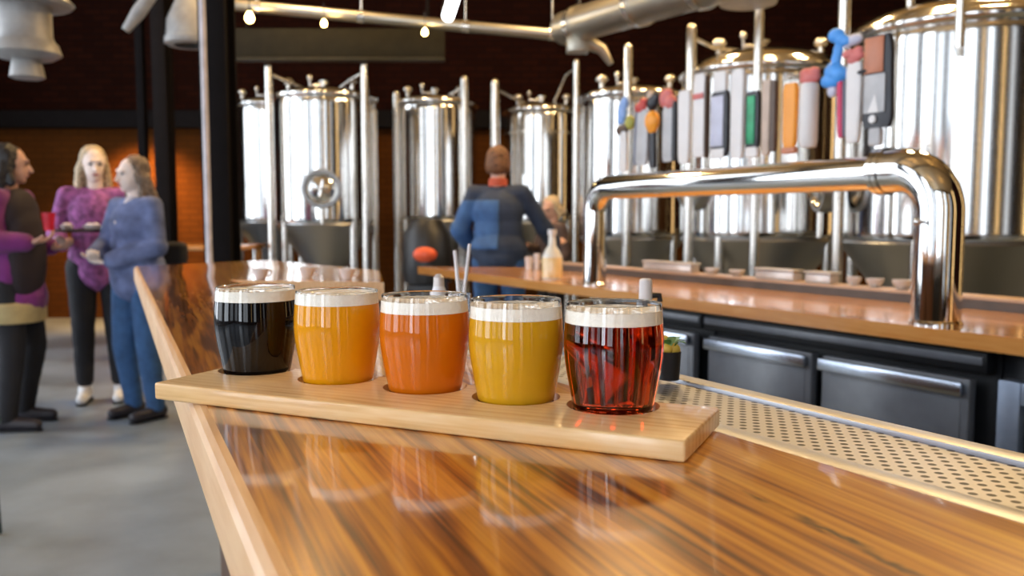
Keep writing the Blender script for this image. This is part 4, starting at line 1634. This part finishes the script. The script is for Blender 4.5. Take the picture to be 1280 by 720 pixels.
def shirt(t, J, V, k, mat, name='shirt', sleeve=1.0, hem=.90, puff=.012, sides='LR', vox=.011, wide=0.0):
    bm = BM()
    p = puff
    ball(bm, V(J['pelvis'] + Vector((0, 0, .03))), V((.162 + p + wide, .118 + p + wide, .12 + (.95 - hem) * .5)))
    ball(bm, V((J['pelvis'] + J['chest']) / 2), V((.138 + p + wide * .6, .102 + p, .2)))
    ball(bm, V(J['chest'] - Vector((0, 0, .02))), V((.160 + p, .115 + p, .17)))
    capsule(bm, V(J['pelvis'] + Vector((0, 0, hem - .95 + .06))), V(J['pelvis']), (.13 + p + wide) * k, (.12 + p) * k)
    for s in sides:
        capsule(bm, V(J['chest'] + Vector((0, 0, .08))), V(J['sh' + s] + Vector((0, 0, -.015))), (.060 + p) * k, (.050 + p * .6) * k)
        capsule(bm, V(J['sh' + s] + Vector((0, 0, -.015))), V(J['el' + s]), (.050 + p * .6) * k, (.042 + p * .8) * k)
        e_ = J['el' + s].lerp(J['wr' + s], sleeve)
        capsule(bm, V(J['el' + s]), V(e_ - (e_ - J['el' + s]).normalized() * .03), (.046 + p) * k, (.034 + p) * k)
    return remesh_link(name, bm, vox, mat, t, 5, disp=.007, dscale=.07)


def trousers(t, J, V, k, mat, puff=.010, length=1.0, name='trousers', boot=False):
    bm = BM()
    ball(bm, V(J['pelvis'] - Vector((0, 0, .01))), V((.160 + puff, .115 + puff, .11)))
    for s in 'LR':
        capsule(bm, V(J['hip' + s]), V(J['knee' + s]), (.092 + puff) * k, (.062 + puff) * k)
        e_ = J['knee' + s].lerp(J['ank' + s], length)
        capsule(bm, V(J['knee' + s]), V(e_), (.062 + puff) * k, (.046 + puff) * k)
    return remesh_link(name, bm, .011, mat, t, 4, disp=.008, dscale=.08)


def shoes(t, J, V, k, mat, high=0.03):
    for s in 'LR':
        bm = BM()
        d = Vector((J['toe' + s].x, J['toe' + s].y, 0)).normalized()
        a = J['ank' + s]
        f0 = Vector((a.x, a.y, .052)) - d * .035
        f1 = Vector((a.x, a.y, .040)) + d * .16
        capsule(bm, V(f0), V(f1), .046 * k, .034 * k)
        capsule(bm, V(f0 + d * .03), V(a + Vector((0, 0, high))), .045 * k, .046 * k)
        o = remesh_link('shoe', bm, .009, mat, t, 2)
        for v in o.data.vertices:
            if v.co.z < .006:
                v.co.z = .006
        sb = BM()
        q0, q1 = V(f0), V(f1)
        for (qq_, r_) in ((q0, .046 * k), (q1, .034 * k)):
            lathe(sb, [(0, .0005), (r_, .0005), (r_, .012), (0, .012)], 20, (qq_.x, qq_.y, 0))
        dd = (q1 - q0); dd.z = 0; nn = Vector((-dd.y, dd.x, 0)).normalized()
        prism(sb, [(p_.x, p_.y) for p_ in (q0 - nn * .045 * k, q1 - nn * .033 * k, q1 + nn * .033 * k, q0 + nn * .045 * k)], .0005, .012)
        link('sole', sb, M['black'], o, smooth=False)


def hair(t, J, V, k, HP, R, mat, long=0.0, side=0.0, bun=False, back=0.0):
    bm = BM()
    ball(bm, HP((0, .030, .040)), V((.083, .090, .088)), R)
    ball(bm, HP((0, .045, .0)), V((.080, .070, .09)), R)
    for s in (-1, 1):
        ball(bm, HP((s * .066, .02, -.0)), V((.022, .045, .07)), R)
    if long:
        for s in (-1, 0, 1):
            a, b = HP((s * .062, .045, -.03)), HP((s * .085 + side, .055 + back, -.03 - long))
            m_ = (a + b) / 2 + Vector((0, .01, 0))
            capsule(bm, a, m_, .045 * k, .045 * k)
            capsule(bm, m_, b, .045 * k, .028 * k)
        for s in (-1, 1):
            capsule(bm, HP((s * .078, .02, 0)), HP((s * .094 + side * .5, .0, -.03 - long * .8)), .020 * k, .022 * k)
    return remesh_link('hair', bm, .008, mat, t, 2, disp=.014, dscale=.02)


c_purple = plain('purple_cloth', (0.17, 0.018, 0.17), .8, noise=.1, sheen=.2)
c_plum = plain('plum_check_cloth', (0.30, 0.09, 0.28), .8, noise=.3, nscale=25)
c_denim = plain('grey_blue_denim', (0.13, 0.165, 0.32), .8, noise=.2)
c_jeans = plain('blue_jeans', (0.035, 0.10, 0.24), .8, noise=.15)
c_black = plain('black_cloth', (0.008, 0.008, 0.012), .8)
c_dark = plain('charcoal_vest_cloth', (0.018, 0.010, 0.014), .8)
c_khaki = plain('khaki_cloth', (0.42, 0.34, 0.17), .8)
c_navy = plain('navy_work_shirt_cloth', (0.030, 0.045, 0.085), .8, noise=.1)
c_blue = plain('bright_blue_cloth', (0.06, 0.17, 0.42), .8, noise=.1)
c_boot = plain('dark_leather', (0.025, 0.022, 0.03), .5)
c_white = plain('white_leather', (0.72, 0.72, 0.74), .5)
h_blond = plain('blonde_hair', (0.50, 0.38, 0.24), .6, noise=.3, nscale=60)
h_brown = plain('brown_hair', (0.20, 0.14, 0.10), .6, noise=.3, nscale=60)
h_black = plain('black_hair', (0.012, 0.010, 0.012), .5, noise=.3, nscale=60)
h_auburn = plain('auburn_hair', (0.16, 0.07, 0.03), .6, noise=.3, nscale=60)


def dressA(t, J, V, k, HP, R):
    shirt(t, J, V, k, c_purple, 'sweater', hem=.74, puff=.022, wide=.03)
    trousers(t, J, V, k, c_black)
    shoes(t, J, V, k, c_boot)
    hair(t, J, V, k, HP, R, h_black, long=.10)
    bm = BM()          # dark cardigan hanging over the front
    ball(bm, V((J['pelvis'] + J['chest']) / 2 + Vector((-.03, -.085, -.06))), V((.170, .100, .33)))
    ball(bm, V(J['chest'] + Vector((-.02, -.055, .01))), V((.165, .095, .16)))
    remesh_link('cardigan', bm, .012, c_dark, t, 4)
    bm = BM()          # khaki hem of the top worn under the sweater
    lathe(bm, [(.150 * k, .64 * k), (.205 * k, .65 * k), (.205 * k, .755 * k), (.17 * k, .78 * k)], 40)
    for v in bm.verts:
        v.co.y *= .78
    link('shirt_hem', bm, c_khaki, t)


def P(px, Y):
    q = at_y(px, 400, Y)
    return (q.x, Y, 0)


person('person with black hair in purple sweater and dark cardigan at the left edge', P(20, 5.0), math.radians(95), 1.66,
       {'j': {'elL': (.22, -.02, 1.13), 'elL': (.22, .02, 1.14), 'wrL': (.12, -.18, 1.08), 'hdL': (-.3, -1, .1), 'elR': (-.23, .03, 1.13), 'wrR': (-.15, -.17, 1.12),
              'hdR': (.3, -1, .2), 'kneeL': (.13, -.04, .49), 'ankL': (.17, .05, .09)}, 'head_rot': (0.05, 0, .45)}, dressA)


def dressB(t, J, V, k, HP, R):
    shirt(t, J, V, k, c_plum, 'shirt', hem=.82, puff=.016)
    trousers(t, J, V, k, c_black, length=.86)
    shoes(t, J, V, k, c_white, high=-.01)
    hair(t, J, V, k, HP, R, h_blond, long=.26)


person('woman with long blonde hair in a plum checked shirt and black trousers', P(125, 5.75), math.radians(18), 1.71,
       {'j': {'elL': (.22, .0, 1.13), 'wrL': (.14, -.22, 1.05), 'hdL': (-.25, -1, .1), 'elR': (-.24, .0, 1.12), 'wrR': (-.17, -.23, 1.05),
              'hdR': (.1, -1, .1)}, 'head_rot': (.12, 0, .25), 'palmL': (0, 0, 1), 'palmR': (0, 0, 1)}, dressB, skin=skin_pale)


def dressC(t, J, V, k, HP, R):
    shirt(t, J, V, k, c_denim, 'jacket', hem=.86, puff=.026, wide=.015)
    trousers(t, J, V, k, c_jeans, puff=.014)
    shoes(t, J, V, k, c_boot, high=.12)
    hair(t, J, V, k, HP, R, h_brown, long=.30, back=.05)
    bm = BM()
    capsule(bm, V(J['neck'] + Vector((0, -.02, -.03))), V(J['chest'] + Vector((-.02, -.11, .0))), .055 * k, .03 * k)
    remesh_link('scarf', bm, .01, plain('pale_scarf', (.62, .55, .56), .8), t, 3)


person('woman with long brown hair in a grey-blue denim jacket and blue jeans', P(174, 5.25), math.radians(-30), 1.61,
       {'j': {'elL': (.22, -.02, 1.12), 'wrL': (.02, -.22, 1.03), 'hdL': (-1, -.35, .0), 'elR': (-.23, -.05, 1.13), 'wrR': (-.06, -.26, 1.06),
              'hdR': (.8, -.6, 0), 'kneeR': (-.09, -.05, .49)}, 'head_rot': (.05, 0, -.15)}, dressC, skin=skin_pale)


def dressD(t, J, V, k, HP, R):
    shirt(t, J, V, k, c_navy, 'shirt', hem=.88, puff=.022, wide=.02)
    trousers(t, J, V, k, c_jeans)
    shoes(t, J, V, k, c_boot)
    hair(t, J, V, k, HP, R, h_auburn)
    bm = BM()
    lathe(bm, [(.058 * k, 0), (.066 * k, .0), (.066 * k, .045 * k), (.058 * k, .055 * k), (.052 * k, .05 * k), (.052 * k, 0.0)], 28, V(J['neck'] + Vector((0, .0, -.005))))
    link('collar', bm, plain('red_orange_cloth', (.55, .10, .05), .7), t)
    pn = shirt(t, J, V, k, plain('mid_blue_cloth', (0.045, 0.12, 0.30), .8, noise=.1), 'back_panel', hem=.90, puff=.028, wide=.022, sides='L')
    b_ = BM(); b_.from_mesh(pn.data)
    kill = [f for f in b_.faces if f.calc_center_median().x < -.015 * k or f.calc_center_median().z < .99 * k or f.calc_center_median().z > 1.33 * k]
    bmesh.ops.delete(b_, geom=kill, context='FACES')
    bmesh.ops.solidify(b_, geom=list(b_.faces), thickness=.004)
    b_.to_mesh(pn.data); b_.free()


person('man with short auburn hair in a navy and bright blue shirt seen from behind', P(624, 6.15), math.radians(172), 1.74,
       {'j': {'elL': (.28, -.02, 1.12), 'wrL': (.22, -.2, .98), 'elR': (-.30, -.12, 1.14), 'wrR': (-.36, -.34, 1.02), 'hdR': (-.2, -1, -.1),
              'hdL': (0, -1, -.2)}, 'lean': (.02, -.06), 'head_rot': (.25, 0, 0)}, dressD)


def dressE(t, J, V, k, HP, R):
    shirt(t, J, V, k, plain('brown_cloth', (.08, .05, .045), .8), 'shirt')
    trousers(t, J, V, k, c_black)
    shoes(t, J, V, k, c_boot)
    hair(t, J, V, k, HP, R, h_blond, long=.06)


person('smaller blonde person in dark brown facing the man in blue', P(690, 7.3), math.radians(-60), 1.42,
       {'j': {'elR': (-.22, -.05, 1.14), 'wrR': (-.1, -.25, 1.2), 'hdR': (.2, -1, .2)}, 'head_rot': (.4, 0, .2)}, dressE)

# things the group holds
q = at_y(112, 290, 5.43)
t = thing('serving_tray', 'dark round serving tray held between the two women', 'tray', (q.x - .03, q.y - .04, q.z))
bm = BM(); lathe(bm, [(0, 0), (.16, 0), (.18, .02), (.172, .02), (.155, .006), (0, .006)], 40); link('tray', bm, plain('dark_tray', (.05, .03, .02), .4), t)
for dx, dy, r_, lab in ((.07, .0, .062, 'white bowl of food on the right side of the dark tray'), (-.10, .02, .04, 'small white dish on the left side of the dark tray')):
    tt = thing('food_bowl', lab, 'bowl', (q.x - .03 + dx, q.y - .04 + dy, q.z + .007), 0, 'white dishes on the tray')
    bm = BM(); lathe(bm, [(0, 0), (r_ * .5, 0), (r_, .035), (r_ * .93, .035), (r_ * .45, .006), (0, .006)], 30); link('bowl', bm, plain('white_ceramic', (.8, .78, .8), .3), tt)
    bm = BM()
    for j in range(6):
        ball(bm, (r_ * .4 * math.cos(j * 1.05), r_ * .4 * math.sin(j * 1.05), .032), (r_ * .35, r_ * .35, .02), seg=10)
    remesh_link('food', bm, .005, plain('pale_food', (.75, .66, .72), .6), tt, 2)
q = at_y(61, 277, 4.86)
t = thing('red_cup', 'small red cup held by the person in the purple sweater', 'cup', (q.x, q.y, q.z - .05))
bm = BM(); lathe(bm, [(0, 0), (.026, 0), (.036, .10), (.032, .10), (.023, .005), (0, .005)], 28); link('cup', bm, plain('red_plastic', (.55, .01, .03), .4), t)
q = at_y(214, 316, 5.45)
t = thing('shoulder_bag', 'black shoulder bag at the hip of the woman in the denim jacket', 'bag', (q.x, q.y, q.z - .08))
bm = BM(); box(bm, (0, 0, .075), (.20, .10, .15), bevel=.04, seg=4)
link('pouch', bm, c_black, t)
bm = BM(); tube(bm, [(-.09, 0, .12), (-.12, 0, .28), (-.15, .02, .46), (-.16, .04, .56)], .010, 8); link('strap', bm, c_black, t)

# wooden table with chair behind the women, near the wall
q = at_y(236, 300, 7.4)
t = thing('dining_table', 'wooden table standing between the brick wall and the bar end', 'table', (q.x, 7.6, 0))
bm = BM(); box(bm, (0, 0, .98), (1.0, .8, .04), bevel=.006); link('table_top', bm, M['counter'], t)
for sx in (-1, 1):
    for sy in (-1, 1):
        bm = BM(); box(bm, (sx * .44, sy * .34, .48), (.05, .05, .955), bevel=.004); link('leg', bm, M['counter'], t)
q = at_y(0, 600, 3.1)
ch = thing('bar_chair', 'dark teal chair barely entering at the left edge', 'chair', (q.x - .30, 3.1, 0))
c_teal = plain('dark_teal_paint', (0.01, 0.035, 0.05), .4)
bm = BM(); box(bm, (0, 0, .45), (.40, .40, .04), bevel=.012); link('seat', bm, c_teal, ch)
bm = BM(); box(bm, (-.18, 0, .72), (.025, .38, .30), bevel=.01); link('backrest', bm, c_teal, ch)
for sx in (-1, 1):
    for sy in (-1, 1):
        bm = BM(); tube(bm, [(sx * .18, sy * .17, .005), (sx * .17, sy * .16, .44)], .014, 12); link('leg', bm, c_teal, ch)
for sy in (-1, 1):
    bm = BM(); tube(bm, [(-.17, sy * .16, .46), (-.19, sy * .16, .75)], .012, 12); link('back_post', bm, c_teal, ch)

# ------------------------------------------------------------ ceiling lamps (warm) and light
def ceiling_lamp(x, y, z, r, energy, label, cat='lamp'):
    t = thing('dome_lamp', label, cat, (x, y, z), 0, 'warm dome lamps above the room')
    bm = BM(); lathe(bm, [(.03, .22), (.05, .16), (r * .6, .12), (r, 0), (r * .97, 0), (r * .58, .11), (0, .14)], 32); link('shade', bm, M['beam'], t)
    bm = BM(); ball(bm, (0, 0, .05), .07); link('bulb', bm, M['lamp'], t)
    bm = BM(); tube(bm, [(0, 0, .2), (0, 0, ZC - z)], .008, 8); link('rod', bm, M['beam'], t)
    ld = bpy.data.lights.new('lamp_light', 'AREA')
    ld.shape = 'DISK'; ld.size = r * 1.6; ld.energy = energy; ld.color = (1.0, .66, .30)
    lo_ = bpy.data.objects.new('lamp_light', ld); COL.objects.link(lo_); lo_.parent = t; lo_.location = (0, 0, -.02)


ceiling_lamp(1.6, 4.2, 4.3, .26, 70, 'dome lamp high above the tap tower')
ceiling_lamp(3.1, 5.0, 4.5, .26, 80, 'dome lamp high above the largest tank')
ceiling_lamp(-1.9, 6.4, 4.6, .26, 80, 'dome lamp high above the tanks at the left')
ceiling_lamp(.7, 6.5, 4.8, .26, 80, 'dome lamp high above the tanks in the middle')
# uplights added out of view, so the gold-washed ceiling reflects in tanks and bar
for x, y in ((-4.5, 2.2), (-1.2, 2.2), (2.2, 2.2), (4.6, 4.6), (-4.5, 6.8), (-1.0, 8.2), (2.4, 7.4), (-2.8, -2.0), (2.0, -2.0)):
    t = thing('uplight', 'black bowl uplight hung high under the golden timber ceiling', 'lamp', (x, y, ZC - 1.0), 0, 'uplights under the ceiling')
    bm = BM(); lathe(bm, [(0, -.06), (.10, -.04), (.16, .03), (.15, .03), (.09, -.03), (0, -.045)], 28); link('bowl', bm, M['beam'], t)
    bm = BM(); ball(bm, (0, 0, .0), .045, seg=14); link('bulb', bm, M['lamp'], t)
    bm = BM(); tube(bm, [(0, 0, .04), (0, 0, 1.0)], .006, 8); link('rod', bm, M['beam'], t)
    ld = bpy.data.lights.new('uplight_light', 'AREA'); ld.shape = 'DISK'; ld.size = .28; ld.energy = 15; ld.color = (1.0, .70, .30)
    lo_ = bpy.data.objects.new('uplight_light', ld); COL.objects.link(lo_); lo_.parent = t; lo_.location = (0, 0, .05); lo_.rotation_euler = (PI, 0, 0)
# wall washer giving the brick its orange glow
q = at_y(165, 150, 10.2)
ld = bpy.data.lights.new('wall_washer', 'SPOT'); ld.energy = 420; ld.color = (1.0, .52, .15); ld.spot_size = math.radians(110); ld.spot_blend = .9; ld.shadow_soft_size = .1
lo_ = bpy.data.objects.new('wall_washer', ld); COL.objects.link(lo_); lo_.location = (q.x, 9.9, q.z - .1); lo_.rotation_euler = (math.radians(25), 0, 0)

# a soft daylight source just inside each window row is the panes themselves; the sky outside is dim blue
w = bpy.data.worlds.new('sky'); SC.world = w; w.use_nodes = True
w.node_tree.nodes['Background'].inputs[0].default_value = (.5, .65, .9, 1)
w.node_tree.nodes['Background'].inputs[1].default_value = .6

# ------------------------------------------------------------ camera
cam = bpy.data.cameras.new('camera')
cam.sensor_width = 36.0
cam.lens = FPX / 1280 * 36
cam.clip_start = .02
cam.dof.use_dof = True
cam.dof.focus_distance = .68
cam.dof.aperture_fstop = 8.5
co = bpy.data.objects.new('camera', cam)
COL.objects.link(co)
co.location = (0, 0, CAMZ)
co.rotation_euler = (PI / 2 - PITCH, 0, 0)
SC.camera = co

vs = SC.view_settings
vs.view_transform = 'Standard'
vs.look = 'None'
vs.exposure = 0.15
vs.gamma = 1.0
vs.use_curve_mapping = False
SC.cycles.use_denoising = True
SC.cycles.max_bounces = 10
SC.cycles.transmission_bounces = 8
SC.cycles.glossy_bounces = 5
SC.cycles.diffuse_bounces = 3
SC.cycles.sample_clamp_indirect = 6.0
